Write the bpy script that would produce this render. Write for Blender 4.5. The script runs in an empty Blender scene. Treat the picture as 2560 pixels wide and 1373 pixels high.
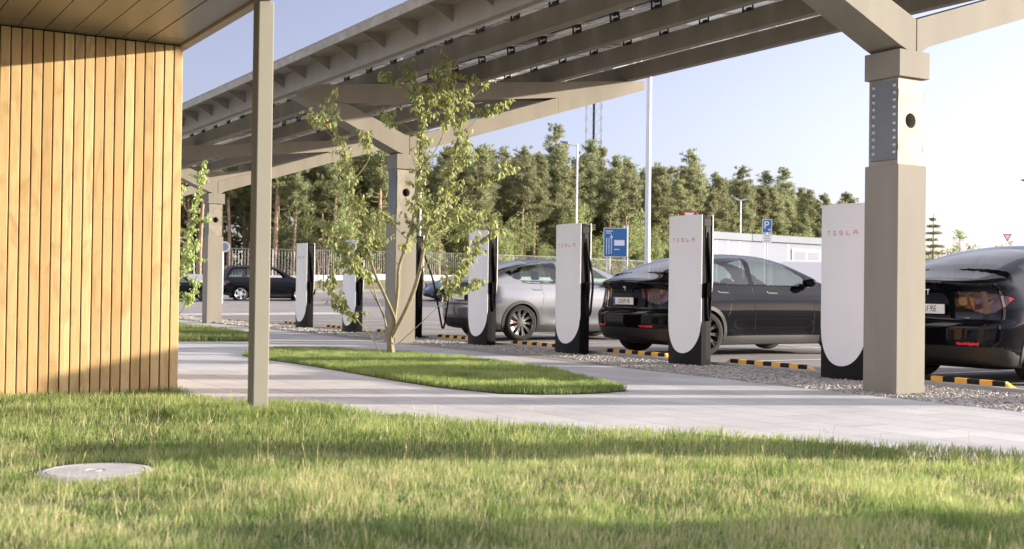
import bpy, bmesh, math, random
import numpy as np
from mathutils import Vector, Matrix

random.seed(7)
RNG = np.random.default_rng(11)
S = bpy.context.scene
COL = S.collection

# ------------------------------------------------------------------ camera
FPX = 3000.0
TH = math.atan(1795 / FPX)
PITCH = math.atan(37.1 / FPX)
ROLL = 0.013
fw = Vector((math.sin(TH) * math.cos(PITCH), math.cos(TH) * math.cos(PITCH), math.sin(PITCH)))
r0 = Vector((math.cos(TH), -math.sin(TH), 0))
u0 = r0.cross(fw)
cr = r0 * math.cos(ROLL) + u0 * math.sin(ROLL)
cu = -r0 * math.sin(ROLL) + u0 * math.cos(ROLL)
cam = bpy.data.cameras.new('camera')
camo = bpy.data.objects.new('camera', cam)
COL.objects.link(camo)
M = Matrix(((cr.x, cu.x, -fw.x, 0), (cr.y, cu.y, -fw.y, 0), (cr.z, cu.z, -fw.z, 1.0), (0, 0, 0, 1)))
camo.matrix_world = M
cam.sensor_width = 36
cam.lens = FPX / 2560 * 36
cam.clip_start = 0.1
cam.clip_end = 3000
cam.dof.use_dof = True
cam.dof.focus_distance = 13.5
cam.dof.aperture_fstop = 3.6
S.camera = camo

# ------------------------------------------------------------------ light
SUN_AZ = math.atan2(0.910, -0.412)      # compass angle from +Y towards +X
SUN_EL = math.radians(10.9)
sd = Vector((math.sin(SUN_AZ) * math.cos(SUN_EL), math.cos(SUN_AZ) * math.cos(SUN_EL), math.sin(SUN_EL)))
sun = bpy.data.lights.new('sun', 'SUN')
sun.energy = 3.9
sun.angle = math.radians(0.55)
sun.color = (1.0, 0.90, 0.75)
suno = bpy.data.objects.new('sun', sun)
suno.rotation_euler = sd.to_track_quat('Z', 'Y').to_euler()
COL.objects.link(suno)
W = bpy.data.worlds.new('World')
S.world = W
W.use_nodes = True
nt = W.node_tree
nt.nodes.clear()
sky = nt.nodes.new('ShaderNodeTexSky')
sky.sky_type = 'NISHITA'
sky.sun_disc = False
sky.sun_elevation = SUN_EL
sky.sun_rotation = SUN_AZ
sky.altitude = 60
sky.air_density = 1.0
sky.dust_density = 1.0
sky.ozone_density = 3.0
bg = nt.nodes.new('ShaderNodeBackground')
bg.inputs[1].default_value = 0.10
out = nt.nodes.new('ShaderNodeOutputWorld')
# unseen overhead sky brightened as fill light; low sky dimmer away from the sun
def wn(t, **k):
    n_ = nt.nodes.new(t)
    for a_, b_ in k.items(): setattr(n_, a_, b_)
    return n_
def wrange(sock, a, b, c, d):
    m_ = wn('ShaderNodeMapRange', interpolation_type='SMOOTHSTEP')
    for q_, v_ in enumerate((a, b, c, d)): m_.inputs[q_ + 1].default_value = v_
    nt.links.new(sock, m_.inputs[0]); return m_.outputs[0]
geo = wn('ShaderNodeTexCoord')
sep = wn('ShaderNodeSeparateXYZ'); nt.links.new(geo.outputs['Generated'], sep.inputs[0])
hsv = wn('ShaderNodeHueSaturation'); hsv.inputs['Saturation'].default_value = 0.60
nt.links.new(sky.outputs[0], hsv.inputs['Color'])
tint = wn('ShaderNodeVectorMath', operation='MULTIPLY'); tint.inputs[1].default_value = (1.03, 0.89, 1.0)
nt.links.new(hsv.outputs[0], tint.inputs[0])
dot = wn('ShaderNodeVectorMath', operation='DOT_PRODUCT'); dot.inputs[1].default_value = (0.905, -0.425, 0)
nt.links.new(geo.outputs['Generated'], dot.inputs[0])
low = wn('ShaderNodeVectorMath', operation='SCALE')
nt.links.new(tint.outputs[0], low.inputs[0]); nt.links.new(wrange(dot.outputs['Value'], -0.25, 0.55, 0.76, 1.15), low.inputs['Scale'])
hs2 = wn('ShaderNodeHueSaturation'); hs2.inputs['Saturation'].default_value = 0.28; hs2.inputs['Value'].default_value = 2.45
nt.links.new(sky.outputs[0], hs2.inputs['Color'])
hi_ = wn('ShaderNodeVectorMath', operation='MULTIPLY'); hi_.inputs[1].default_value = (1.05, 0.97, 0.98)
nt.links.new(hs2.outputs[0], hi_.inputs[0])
mxs = wn('ShaderNodeMix', data_type='RGBA')
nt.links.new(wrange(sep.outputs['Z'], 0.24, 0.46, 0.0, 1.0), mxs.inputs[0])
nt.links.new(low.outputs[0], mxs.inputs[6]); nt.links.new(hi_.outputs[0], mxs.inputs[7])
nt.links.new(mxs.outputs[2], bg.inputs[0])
nt.links.new(bg.outputs[0], out.inputs[0])
S.view_settings.view_transform = 'Standard'
S.view_settings.look = 'None'
S.view_settings.gamma = 1.0
S.view_settings.exposure = 1.66
S.cycles.max_bounces = 8
S.cycles.transparent_max_bounces = 12
S.cycles.use_denoising = True

# ------------------------------------------------------------------ materials
def srgb(r, g, b):
    f = lambda c: ((c / 255 + 0.055) / 1.055) ** 2.4 if c > 10 else c / 255 / 12.92
    return (f(r), f(g), f(b), 1)

def mat(name, col, rough=0.6, metal=0.0, var=0.0, vscale=3.0, bump=0.0, bscale=40.0, coat=0.0, stretch=None, spec=0.5, det=4.0):
    m = bpy.data.materials.new(name)
    m.use_nodes = True
    n = m.node_tree.nodes
    l = m.node_tree.links
    p = n['Principled BSDF']
    c = tuple(col) if len(col) == 4 else (*col, 1)
    p.inputs['Base Color'].default_value = c
    p.inputs['Roughness'].default_value = rough
    p.inputs['Metallic'].default_value = metal
    p.inputs['Specular IOR Level'].default_value = spec
    if coat:
        p.inputs['Coat Weight'].default_value = coat * 0.62
        p.inputs['Coat Roughness'].default_value = 0.03
    tc = n.new('ShaderNodeTexCoord')
    mp = n.new('ShaderNodeMapping')
    l.new(tc.outputs['Object'], mp.inputs[0])
    if stretch:
        mp.inputs['Scale'].default_value = stretch
    if var:
        nz = n.new('ShaderNodeTexNoise')
        nz.inputs['Scale'].default_value = vscale
        nz.inputs['Detail'].default_value = det
        l.new(mp.outputs[0], nz.inputs[0])
        mr = n.new('ShaderNodeMapRange')
        mr.inputs[1].default_value = 0.3
        mr.inputs[2].default_value = 0.7
        mr.inputs[3].default_value = 1 - var
        mr.inputs[4].default_value = 1 + var
        l.new(nz.outputs[0], mr.inputs[0])
        mx = n.new('ShaderNodeVectorMath')
        mx.operation = 'SCALE'
        mx.inputs[0].default_value = c[:3]
        l.new(mr.outputs[0], mx.inputs['Scale'])
        l.new(mx.outputs[0], p.inputs['Base Color'])
    if bump:
        nb = n.new('ShaderNodeTexNoise')
        nb.inputs['Scale'].default_value = bscale
        nb.inputs['Detail'].default_value = 5
        l.new(mp.outputs[0], nb.inputs[0])
        b = n.new('ShaderNodeBump')
        b.inputs['Strength'].default_value = bump
        b.inputs['Distance'].default_value = 0.01
        l.new(nb.outputs[0], b.inputs['Height'])
        l.new(b.outputs[0], p.inputs['Normal'])
    return m

def leafmat(name, c1, c2, trans=0.45, attr=True):
    m = bpy.data.materials.new(name)
    m.use_nodes = True
    n = m.node_tree.nodes
    l = m.node_tree.links
    n.clear()
    o = n.new('ShaderNodeOutputMaterial')
    at = n.new('ShaderNodeAttribute')
    at.attribute_name = 'tone'
    mc = n.new('ShaderNodeMix')
    mc.data_type = 'RGBA'
    mc.inputs[6].default_value = (*c1, 1)
    mc.inputs[7].default_value = (*c2, 1)
    l.new(at.outputs['Fac'], mc.inputs[0])
    oi = n.new('ShaderNodeObjectInfo')
    hs = n.new('ShaderNodeHueSaturation')
    mr = n.new('ShaderNodeMapRange')
    mr.inputs[3].default_value = 0.8
    mr.inputs[4].default_value = 1.25
    l.new(oi.outputs['Random'], mr.inputs[0])
    l.new(mr.outputs[0], hs.inputs['Value'])
    mr2 = n.new('ShaderNodeMapRange')
    mr2.inputs[3].default_value = 0.485
    mr2.inputs[4].default_value = 0.515
    l.new(oi.outputs['Random'], mr2.inputs[0])
    l.new(mr2.outputs[0], hs.inputs['Hue'])
    l.new(mc.outputs[2], hs.inputs['Color'])
    d = n.new('ShaderNodeBsdfPrincipled')
    d.inputs['Roughness'].default_value = 0.55
    d.inputs['Specular IOR Level'].default_value = 0.35
    t = n.new('ShaderNodeBsdfTranslucent')
    l.new(hs.outputs[0], d.inputs['Base Color'])
    g = n.new('ShaderNodeHueSaturation')
    g.inputs['Saturation'].default_value = 1.15
    g.inputs['Value'].default_value = 1.2
    l.new(hs.outputs[0], g.inputs['Color'])
    l.new(g.outputs[0], t.inputs[0])
    ms = n.new('ShaderNodeMixShader')
    ms.inputs[0].default_value = trans
    l.new(d.outputs[0], ms.inputs[1])
    l.new(t.outputs[0], ms.inputs[2])
    l.new(ms.outputs[0], o.inputs[0])
    return m

def glassmat(name, tint, refl=1.0):
    m = bpy.data.materials.new(name)
    m.use_nodes = True
    n = m.node_tree.nodes
    l = m.node_tree.links
    n.clear()
    o = n.new('ShaderNodeOutputMaterial')
    tr = n.new('ShaderNodeBsdfTransparent')
    tr.inputs[0].default_value = (*tint, 1)
    gl = n.new('ShaderNodeBsdfGlossy')
    gl.inputs['Roughness'].default_value = 0.01
    gl.inputs['Color'].default_value = (refl, refl, refl, 1)
    lw = n.new('ShaderNodeLayerWeight')      # Schlick term that is the same from both sides of the pane
    lw.inputs[0].default_value = 0.5
    pw = n.new('ShaderNodeMath'); pw.operation = 'POWER'; pw.inputs[1].default_value = 5
    l.new(lw.outputs['Facing'], pw.inputs[0])
    ma = n.new('ShaderNodeMath'); ma.operation = 'MULTIPLY_ADD'; ma.inputs[1].default_value = 0.93; ma.inputs[2].default_value = 0.07
    l.new(pw.outputs[0], ma.inputs[0])
    ms = n.new('ShaderNodeMixShader')
    l.new(ma.outputs[0], ms.inputs[0])
    l.new(tr.outputs[0], ms.inputs[1])
    l.new(gl.outputs[0], ms.inputs[2])
    l.new(ms.outputs[0], o.inputs[0])
    return m

MT = {}
MT['steel'] = mat('painted_steel', (0.262, 0.241, 0.197), 0.7, 0, 0.075, 2.2, 0.05, 60, spec=0.05, stretch=(1.6, 1.6, 0.35), det=7)
MT['splice'] = mat('grey_splice_steel', (0.175, 0.185, 0.195), 0.6, 0.1, 0.08, 3, spec=0.2)
MT['bolt'] = mat('bolt_steel', (0.5, 0.5, 0.5), 0.45, 0.2)
MT['galv'] = mat('galvanised_steel', srgb(142, 136, 122), 0.6, 0.1, 0.22, 5.0, 0.08, 30, spec=0.3)
MT['steeldk'] = mat('dark_steel', (0.02, 0.02, 0.02), 0.5)
MT['white'] = mat('white_shell', (0.86, 0.84, 0.84), 0.38, 0, 0.012, 2)
MT['blackgloss'] = mat('black_gloss', (0.004, 0.004, 0.004), 0.55, spec=0.08)
MT['blackmat'] = mat('black_matte', (0.007, 0.007, 0.007), 0.55, 0, 0.1, 8, 0.1, 90, spec=0.2)
MT['rubber'] = mat('rubber', (0.014, 0.013, 0.012), 0.8, 0, 0.2, 12, 0.15, 80, spec=0.25)
MT['yellow'] = mat('yellow_stripe', srgb(232, 168, 62), 0.6, 0, 0.08, 10)
MT['redtext'] = mat('red_lettering', srgb(205, 80, 75), 0.5)
MT['redlamp'] = mat('red_lamp', (0.5, 0.012, 0.015), 0.12, 0, coat=1)
MT['smoke'] = mat('smoked_lamp', (0.06, 0.015, 0.015), 0.06, 0, coat=1)
MT['silver'] = mat('silver_paint', (0.185, 0.19, 0.205), 0.36, 0.7, coat=1)
MT['black'] = mat('black_paint', (0.004, 0.0045, 0.006), 0.3, 0.0, coat=0.8, spec=0.0)
MT['navy'] = mat('dark_blue_paint', (0.008, 0.011, 0.02), 0.15, 0.1, coat=1)
MT['blue'] = mat('blue_grey_paint', srgb(92, 106, 126), 0.25, 0.5, coat=1)
MT['plastic'] = mat('grey_plastic', (0.018, 0.0175, 0.017), 0.55, 0, 0.08, 20, 0.06, 120)
MT['redhot'] = mat('red_reflector', (0.75, 0.03, 0.05), 0.3, spec=0.3)
MT['glass'] = glassmat('car_glass', (0.46, 0.53, 0.51), 0.8)
MT['glassdk'] = glassmat('dark_glass', (0.08, 0.09, 0.10), 0.8)
MT['roofglass'] = mat('black_glass', (0.006, 0.007, 0.010), 0.3, 0, coat=1, spec=0.0)
MT['chrome'] = mat('chrome', (0.8, 0.8, 0.8), 0.15, 1.0)
MT['rim'] = mat('alloy_rim', (0.17, 0.165, 0.16), 0.32, 0.8)
MT['rimdk'] = mat('dark_rim', (0.06, 0.058, 0.056), 0.35, 0.7)
MT['rimlt'] = mat('bright_rim', (0.75, 0.75, 0.74), 0.25, 0.6)
MT['seat'] = mat('seat_fabric', (0.02, 0.02, 0.022), 0.7)
MT['caliper'] = mat('red_caliper', (0.5, 0.01, 0.01), 0.35)
MT['plate'] = mat('plate_white', (0.75, 0.75, 0.74), 0.45)
MT['plateblue'] = mat('plate_blue', (0.01, 0.04, 0.3), 0.4)
MT['ink'] = mat('ink_black', (0.01, 0.01, 0.01), 0.5)
MT['signblue'] = mat('sign_blue', srgb(50, 105, 160), 0.5)
MT['signwhite'] = mat('sign_white', (0.78, 0.78, 0.78), 0.5)
MT['signred'] = mat('sign_red', srgb(205, 50, 45), 0.5)
MT['pole'] = mat('white_pole', (0.62, 0.64, 0.67), 0.4, 0.2, 0.04, 2)
MT['grey'] = mat('grey_metal', (0.3, 0.3, 0.31), 0.45, 0.4)
MT['mast'] = mat('mast_steel', (0.26, 0.28, 0.32), 0.7)
MT['bwhite'] = mat('cladding_white', (0.27, 0.29, 0.33), 0.85, 0, 0.03, 0.6, spec=0.1)
MT['bgrey'] = mat('cladding_grey', (0.25, 0.27, 0.30), 0.85, 0, 0.03, 0.6, spec=0.1)
MT['kerb'] = mat('kerb_concrete', (0.36, 0.345, 0.32), 0.85, 0, 0.12, 6, 0.3, 60)
MT['conc'] = mat('manhole_concrete', (0.42, 0.41, 0.40), 0.85, 0, 0.12, 9, 0.3, 70)
MT['asphalt'] = mat('asphalt', (0.205, 0.192, 0.178), 0.9, 0, 0.22, 0.9, 0.4, 120, det=8)
MT['line'] = mat('line_paint', (0.62, 0.62, 0.6), 0.7, 0, 0.1, 8)
MT['bark'] = mat('pale_bark', srgb(140, 128, 98), 0.8, 0, 0.18, 14, 0.4, 60)
MT['twig'] = mat('brown_twig', srgb(120, 95, 75), 0.8, 0, 0.15, 20)
MT['pinebark'] = mat('pine_bark', srgb(150, 128, 106), 0.9, 0, 0.3, 2.5, 0.5, 30)
MT['soil'] = mat('forest_soil', (0.06, 0.055, 0.03), 0.95, 0, 0.35, 1.5)
MT['leaf'] = leafmat('young_leaf', (0.23, 0.31, 0.10), (0.56, 0.60, 0.29), 0.45)
MT['leafred'] = leafmat('autumn_leaf', (0.45, 0.16, 0.04), (0.55, 0.25, 0.1), 0.4)
MT['pine'] = leafmat('pine_needles', (0.12, 0.145, 0.075), (0.38, 0.38, 0.21), 0.42)
MT['bush'] = leafmat('bush_leaf', (0.16, 0.20, 0.08), (0.38, 0.41, 0.20), 0.42)
MT['pvcell'] = mat('solar_cell', (0.012, 0.016, 0.035), 0.15, 0, coat=1)
MT['pvback'] = mat('module_back', (0.75, 0.75, 0.75), 0.45, 0, 0.05, 2)
MT['soffit'] = mat('metal_soffit', srgb(112, 108, 98), 0.34, 0.25, 0.08, 0.7)
MT['fascia'] = mat('metal_fascia', srgb(150, 138, 118), 0.5, 0.1, 0.03, 1)
MT['post'] = mat('post_steel', srgb(132, 129, 117), 0.75, 0.0, 0.04, 2, spec=0.05)
MT['stone'] = leafmat('pebble', (0.24, 0.22, 0.19), (0.58, 0.54, 0.48), 0.0)
MT['gravelbed'] = mat('gravel_bed', (0.25, 0.235, 0.215), 0.95, 0, 0.35, 30, 0.8, 50)
MT['headliner'] = mat('interior_dark', (0.03, 0.03, 0.032), 0.8)

# slatted timber: each slat carries its own tone, the grain runs up the slat
def woodmat():
    m = bpy.data.materials.new('larch_timber')
    m.use_nodes = True
    n = m.node_tree.nodes
    l = m.node_tree.links
    p = n['Principled BSDF']
    p.inputs['Roughness'].default_value = 0.62
    p.inputs['Specular IOR Level'].default_value = 0.3
    tc = n.new('ShaderNodeTexCoord')
    at = n.new('ShaderNodeAttribute')
    at.attribute_name = 'tone'
    sc = n.new('ShaderNodeVectorMath'); sc.operation = 'SCALE'
    sc.inputs[0].default_value = (3.1, 7.7, 37.3)
    l.new(at.outputs['Fac'], sc.inputs['Scale'])
    ad = n.new('ShaderNodeVectorMath'); ad.operation = 'ADD'
    l.new(tc.outputs['Object'], ad.inputs[0])
    l.new(sc.outputs[0], ad.inputs[1])
    mp = n.new('ShaderNodeMapping'); mp.inputs['Scale'].default_value = (1, 1, 0.03)
    l.new(ad.outputs[0], mp.inputs[0])
    grain = n.new('ShaderNodeTexNoise'); grain.inputs['Scale'].default_value = 95; grain.inputs['Detail'].default_value = 3
    l.new(mp.outputs[0], grain.inputs[0])
    mp2 = n.new('ShaderNodeMapping'); mp2.inputs['Scale'].default_value = (1, 1, 0.35)
    l.new(ad.outputs[0], mp2.inputs[0])
    blot = n.new('ShaderNodeTexNoise'); blot.inputs['Scale'].default_value = 7; blot.inputs['Detail'].default_value = 3
    blot.inputs['Distortion'].default_value = 1.2
    l.new(mp2.outputs[0], blot.inputs[0])
    knot = n.new('ShaderNodeTexVoronoi'); knot.inputs['Scale'].default_value = 4.5
    mp3 = n.new('ShaderNodeMapping'); mp3.inputs['Scale'].default_value = (1.6, 1.6, 0.75)
    l.new(ad.outputs[0], mp3.inputs[0])
    l.new(mp3.outputs[0], knot.inputs['Vector'])
    def mrng(sock, a, b, c, d):
        r = n.new('ShaderNodeMapRange')
        for i, v in enumerate((a, b, c, d)):
            r.inputs[i + 1].default_value = v
        l.new(sock, r.inputs[0])
        return r.outputs[0]
    def mixc(f, A, B):
        x = n.new('ShaderNodeMix'); x.data_type = 'RGBA'
        l.new(f, x.inputs[0])
        for k, v in ((6, A), (7, B)):
            if isinstance(v, tuple): x.inputs[k].default_value = v
            else: l.new(v, x.inputs[k])
        return x.outputs[2]
    base = mixc(at.outputs['Fac'], srgb(176, 146, 98), srgb(209, 182, 132))
    c = mixc(mrng(grain.outputs[0], 0.4, 0.66, 0, 0.5), base, srgb(172, 138, 90))
    c = mixc(mrng(blot.outputs[0], 0.5, 0.7, 0, 0.6), c, srgb(154, 120, 76))
    c = mixc(mrng(knot.outputs['Distance'], 0.0, 0.055, 0.85, 0.0), c, srgb(105, 70, 42))
    l.new(c, p.inputs['Base Color'])
    b = n.new('ShaderNodeBump'); b.inputs['Strength'].default_value = 0.25; b.inputs['Distance'].default_value = 0.003
    l.new(grain.outputs[0], b.inputs['Height']); l.new(b.outputs[0], p.inputs['Normal'])
    return m
MT['wood'] = woodmat()

def pavemat():
    m = bpy.data.materials.new('concrete_slabs')
    m.use_nodes = True
    n = m.node_tree.nodes
    l = m.node_tree.links
    p = n['Principled BSDF']
    p.inputs['Roughness'].default_value = 0.9
    p.inputs['Specular IOR Level'].default_value = 0.2
    tc = n.new('ShaderNodeTexCoord')
    mp = n.new('ShaderNodeMapping')
    mp.inputs['Rotation'].default_value = (0, 0, math.radians(90))
    l.new(tc.outputs['Object'], mp.inputs[0])
    br = n.new('ShaderNodeTexBrick')
    br.inputs['Scale'].default_value = 1
    br.inputs['Brick Width'].default_value = 0.8
    br.inputs['Row Height'].default_value = 0.4
    br.inputs['Mortar Size'].default_value = 0.006
    br.inputs['Mortar Smooth'].default_value = 0.1
    br.inputs['Bias'].default_value = 0.0
    br.inputs['Color1'].default_value = (0.42, 0.41, 0.405, 1)
    br.inputs['Color2'].default_value = (0.49, 0.475, 0.465, 1)
    br.inputs['Mortar'].default_value = (0.28, 0.265, 0.25, 1)
    l.new(mp.outputs[0], br.inputs[0])
    nz = n.new('ShaderNodeTexNoise'); nz.inputs['Scale'].default_value = 1.3; nz.inputs['Detail'].default_value = 8
    l.new(tc.outputs['Object'], nz.inputs[0])
    nf = n.new('ShaderNodeTexNoise'); nf.inputs['Scale'].default_value = 60; nf.inputs['Detail'].default_value = 3
    l.new(tc.outputs['Object'], nf.inputs[0])
    mr = n.new('ShaderNodeMapRange'); mr.inputs[1].default_value = 0.3; mr.inputs[2].default_value = 0.7
    mr.inputs[3].default_value = 0.86; mr.inputs[4].default_value = 1.1
    l.new(nz.outputs[0], mr.inputs[0])
    mr2 = n.new('ShaderNodeMapRange'); mr2.inputs[1].default_value = 0.3; mr2.inputs[2].default_value = 0.7
    mr2.inputs[3].default_value = 0.93; mr2.inputs[4].default_value = 1.07
    l.new(nf.outputs[0], mr2.inputs[0])
    mu = n.new('ShaderNodeMath'); mu.operation = 'MULTIPLY'
    l.new(mr.outputs[0], mu.inputs[0]); l.new(mr2.outputs[0], mu.inputs[1])
    sc = n.new('ShaderNodeVectorMath'); sc.operation = 'SCALE'
    l.new(br.outputs[0], sc.inputs[0]); l.new(mu.outputs[0], sc.inputs['Scale'])
    l.new(sc.outputs[0], p.inputs['Base Color'])
    b = n.new('ShaderNodeBump'); b.inputs['Strength'].default_value = 0.15; b.inputs['Distance'].default_value = 0.004
    l.new(nf.outputs[0], b.inputs['Height']); l.new(b.outputs[0], p.inputs['Normal'])
    return m
MT['paving'] = pavemat()

def grassmat():
    m = leafmat('grass_blades', (0.145, 0.205, 0.058), (0.38, 0.43, 0.17), 0.46)
    n = m.node_tree.nodes; l = m.node_tree.links
    # a second attribute carries the dry, straw-coloured blades
    a2 = n.new('ShaderNodeAttribute'); a2.attribute_name = 'dry'
    mc = [x for x in n if x.bl_idname == 'ShaderNodeMix'][0]
    mx = n.new('ShaderNodeMix'); mx.data_type = 'RGBA'
    mx.inputs[7].default_value = (0.62, 0.52, 0.33, 1)
    hs = mc.outputs[2].links[0].to_socket
    l.new(mc.outputs[2], mx.inputs[6]); l.new(a2.outputs['Fac'], mx.inputs[0]); l.new(mx.outputs[2], hs)
    return m
MT['grass'] = grassmat()
MT['lawnsoil'] = mat('lawn_soil', (0.045, 0.065, 0.018), 0.95, 0, 0.4, 12)

# ------------------------------------------------------------------ mesh helpers
class MB:
    """collects polygons and links them as one mesh object"""
    def __init__(s):
        s.v = []; s.f = []; s.m = []
    def face(s, pts, mi=0):
        k = len(s.v)
        s.v += [tuple(p) for p in pts]
        s.f.append(tuple(range(k, k + len(pts)))); s.m.append(mi)
    def box(s, x0, x1, y0, y1, z0, z1, mi=0):
        k = len(s.v)
        s.v += [(x0, y0, z0), (x1, y0, z0), (x1, y1, z0), (x0, y1, z0), (x0, y0, z1), (x1, y0, z1), (x1, y1, z1), (x0, y1, z1)]
        for q in ((0, 3, 2, 1), (4, 5, 6, 7), (0, 1, 5, 4), (1, 2, 6, 5), (2, 3, 7, 6), (3, 0, 4, 7)):
            s.f.append(tuple(k + i for i in q)); s.m.append(mi)
    def prism(s, poly, axis, a, b, mi=0):
        """poly of 2-D points extruded along axis from a to b; (x,y)->z, (x,z)->y, (y,z)->x"""
        def p3(p, t):
            return {'z': (p[0], p[1], t), 'y': (p[0], t, p[1]), 'x': (t, p[0], p[1])}[axis]
        n = len(poly); k = len(s.v)
        s.v += [p3(p, a) for p in poly] + [p3(p, b) for p in poly]
        s.f.append(tuple(k + i for i in range(n))); s.m.append(mi)
        s.f.append(tuple(k + n + i for i in reversed(range(n)))); s.m.append(mi)
        for i in range(n):
            j = (i + 1) % n
            s.f.append((k + i, k + n + i, k + n + j, k + j)); s.m.append(mi)
    def tube(s, pts, rad, n=8, mi=0, cap=True):
        pts = [Vector(p) for p in pts]
        if not hasattr(rad, '__len__'): rad = [rad] * len(pts)
        k = len(s.v)
        up = Vector((0.31, 0.17, 0.93))
        for i, p in enumerate(pts):
            d = (pts[min(i + 1, len(pts) - 1)] - pts[max(i - 1, 0)])
            if d.length < 1e-9: d = Vector((0, 0, 1))
            d.normalize()
            a = d.cross(up)
            if a.length < 0.05: a = d.cross(Vector((1, 0, 0)))
            a.normalize(); b = d.cross(a)
            for j in range(n):
                t = 2 * math.pi * j / n
                s.v.append(tuple(p + (a * math.cos(t) + b * math.sin(t)) * rad[i]))
        for i in range(len(pts) - 1):
            for j in range(n):
                j2 = (j + 1) % n
                s.f.append((k + i * n + j, k + i * n + j2, k + (i + 1) * n + j2, k + (i + 1) * n + j)); s.m.append(mi)
        if cap:
            s.f.append(tuple(k + j for j in reversed(range(n)))); s.m.append(mi)
            q = k + (len(pts) - 1) * n
            s.f.append(tuple(q + j for j in range(n))); s.m.append(mi)
    def lathe(s, prof, n=32, axis='z', c=(0, 0, 0), mi=0, closed=False):
        """prof: list of (radius, height along axis)"""
        k = len(s.v); m = len(prof)
        for j in range(n):
            t = 2 * math.pi * j / n
            for r, h in prof:
                if axis == 'z': s.v.append((c[0] + r * math.cos(t), c[1] + r * math.sin(t), c[2] + h))
                else: s.v.append((c[0] + r * math.cos(t), c[1] + h, c[2] + r * math.sin(t)))
        for j in range(n):
            j2 = (j + 1) % n
            for i in range(m if closed else m - 1):
                i2 = (i + 1) % m
                s.f.append((k + j * m + i, k + j2 * m + i, k + j2 * m + i2, k + j * m + i2)); s.m.append(mi)
    def build(s, name, mats, parent=None, smooth=False, bevel=0, loc=None):
        me = bpy.data.meshes.new(name)
        me.from_pydata(s.v, [], s.f)
        if not isinstance(mats, (list, tuple)): mats = [mats]
        for m in mats: me.materials.append(m)
        if len(mats) > 1: me.polygons.foreach_set('material_index', s.m)
        bm = bmesh.new(); bm.from_mesh(me)
        bmesh.ops.recalc_face_normals(bm, faces=bm.faces)
        bm.to_mesh(me); bm.free()
        if smooth:
            me.polygons.foreach_set('use_smooth', [True] * len(me.polygons))
            try: me.set_sharp_from_angle(angle=math.radians(38))
            except Exception: pass
        o = bpy.data.objects.new(name, me); COL.objects.link(o)
        if parent: o.parent = parent
        if loc: o.location = loc
        if bevel:
            b = o.modifiers.new('edge', 'BEVEL'); b.width = bevel; b.segments = 2; b.limit_method = 'ANGLE'; b.angle_limit = math.radians(40)
        return o

def npmesh(name, V, F, mats, parent=None, smooth=True, attrs=None, mi=None):
    """V (n,3) array, F (m,k) array of equal sized polygons"""
    me = bpy.data.meshes.new(name)
    V = np.asarray(V, np.float32); F = np.asarray(F, np.int32)
    me.vertices.add(len(V)); me.vertices.foreach_set('co', V.ravel())
    me.loops.add(F.size); me.loops.foreach_set('vertex_index', F.ravel())
    me.polygons.add(len(F))
    me.polygons.foreach_set('loop_start', np.arange(0, F.size, F.shape[1], dtype=np.int32))
    me.polygons.foreach_set('loop_total', np.full(len(F), F.shape[1], np.int32))
    if not isinstance(mats, (list, tuple)): mats = [mats]
    for m in mats: me.materials.append(m)
    if mi is not None: me.polygons.foreach_set('material_index', np.asarray(mi, np.int32))
    me.update(calc_edges=True)
    me.polygons.foreach_set('use_smooth', [bool(smooth)] * len(F))
    for k, a in (attrs or {}).items():
        t = me.attributes.new(k, 'FLOAT', 'POINT'); t.data.foreach_set('value', np.asarray(a, np.float32))
    o = bpy.data.objects.new(name, me); COL.objects.link(o)
    if parent: o.parent = parent
    return o

def tag(o, label=None, cat=None, group=None, kind=None):
    if label: o['label'] = label
    if cat: o['category'] = cat
    if group: o['group'] = group
    if kind: o['kind'] = kind
    return o
def empty(name, loc, rz=0.0, label=None, cat=None, group=None):
    o = bpy.data.objects.new(name, None); COL.objects.link(o)
    o.empty_display_size = 0.2
    o.location = loc; o.rotation_euler = (0, 0, rz)
    return tag(o, label, cat, group)
CH = {}
def kids(o): return [c for c in COL.objects if c.parent == o]
def copy_tree(o, parent=None, kmap=None):
    if kmap is None:
        kmap = {}
        for c in COL.objects:
            if c.parent: kmap.setdefault(c.parent.name, []).append(c)
    c = o.copy(); COL.objects.link(c)
    if parent: c.parent = parent
    for ch in kmap.get(o.name, []): copy_tree(ch, c, kmap)
    return c
def text(name, body, size, m, parent, loc, rot, font_scale_x=1.0, extrude=0.001, align='CENTER'):
    cu = bpy.data.curves.new(name, 'FONT')
    cu.body = body; cu.size = size; cu.extrude = extrude; cu.align_x = align; cu.align_y = 'CENTER'
    t = bpy.data.objects.new(name, cu)
    me = bpy.data.meshes.new_from_object(t)
    bpy.data.objects.remove(t)
    me.materials.clear(); me.materials.append(m)
    o = bpy.data.objects.new(name, me); COL.objects.link(o)
    o.parent = parent; o.location = loc; o.rotation_euler = rot; o.scale = (font_scale_x, 1, 1)
    return o

def depth_of(x, y): return x * math.sin(TH) + y * math.cos(TH)
def ground_z(x, y):
    d = depth_of(x, y)
    if d < 45: return 0.0
    if d < 66: return 0.00053 * (d - 45) ** 2
    if d < 76: return 0.234 + 0.05 * (d - 66)
    if d < 80: return 0.734 + 0.19 * (d - 76)
    return 1.5

# ================================================================== THE SETTING
def sheet(name, poly, z, m, label=None, kind='structure', follow=False):
    b = MB(); b.face([(x, y, z) for x, y in poly]); o = b.build(name, m)
    return tag(o, kind=kind)

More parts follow.
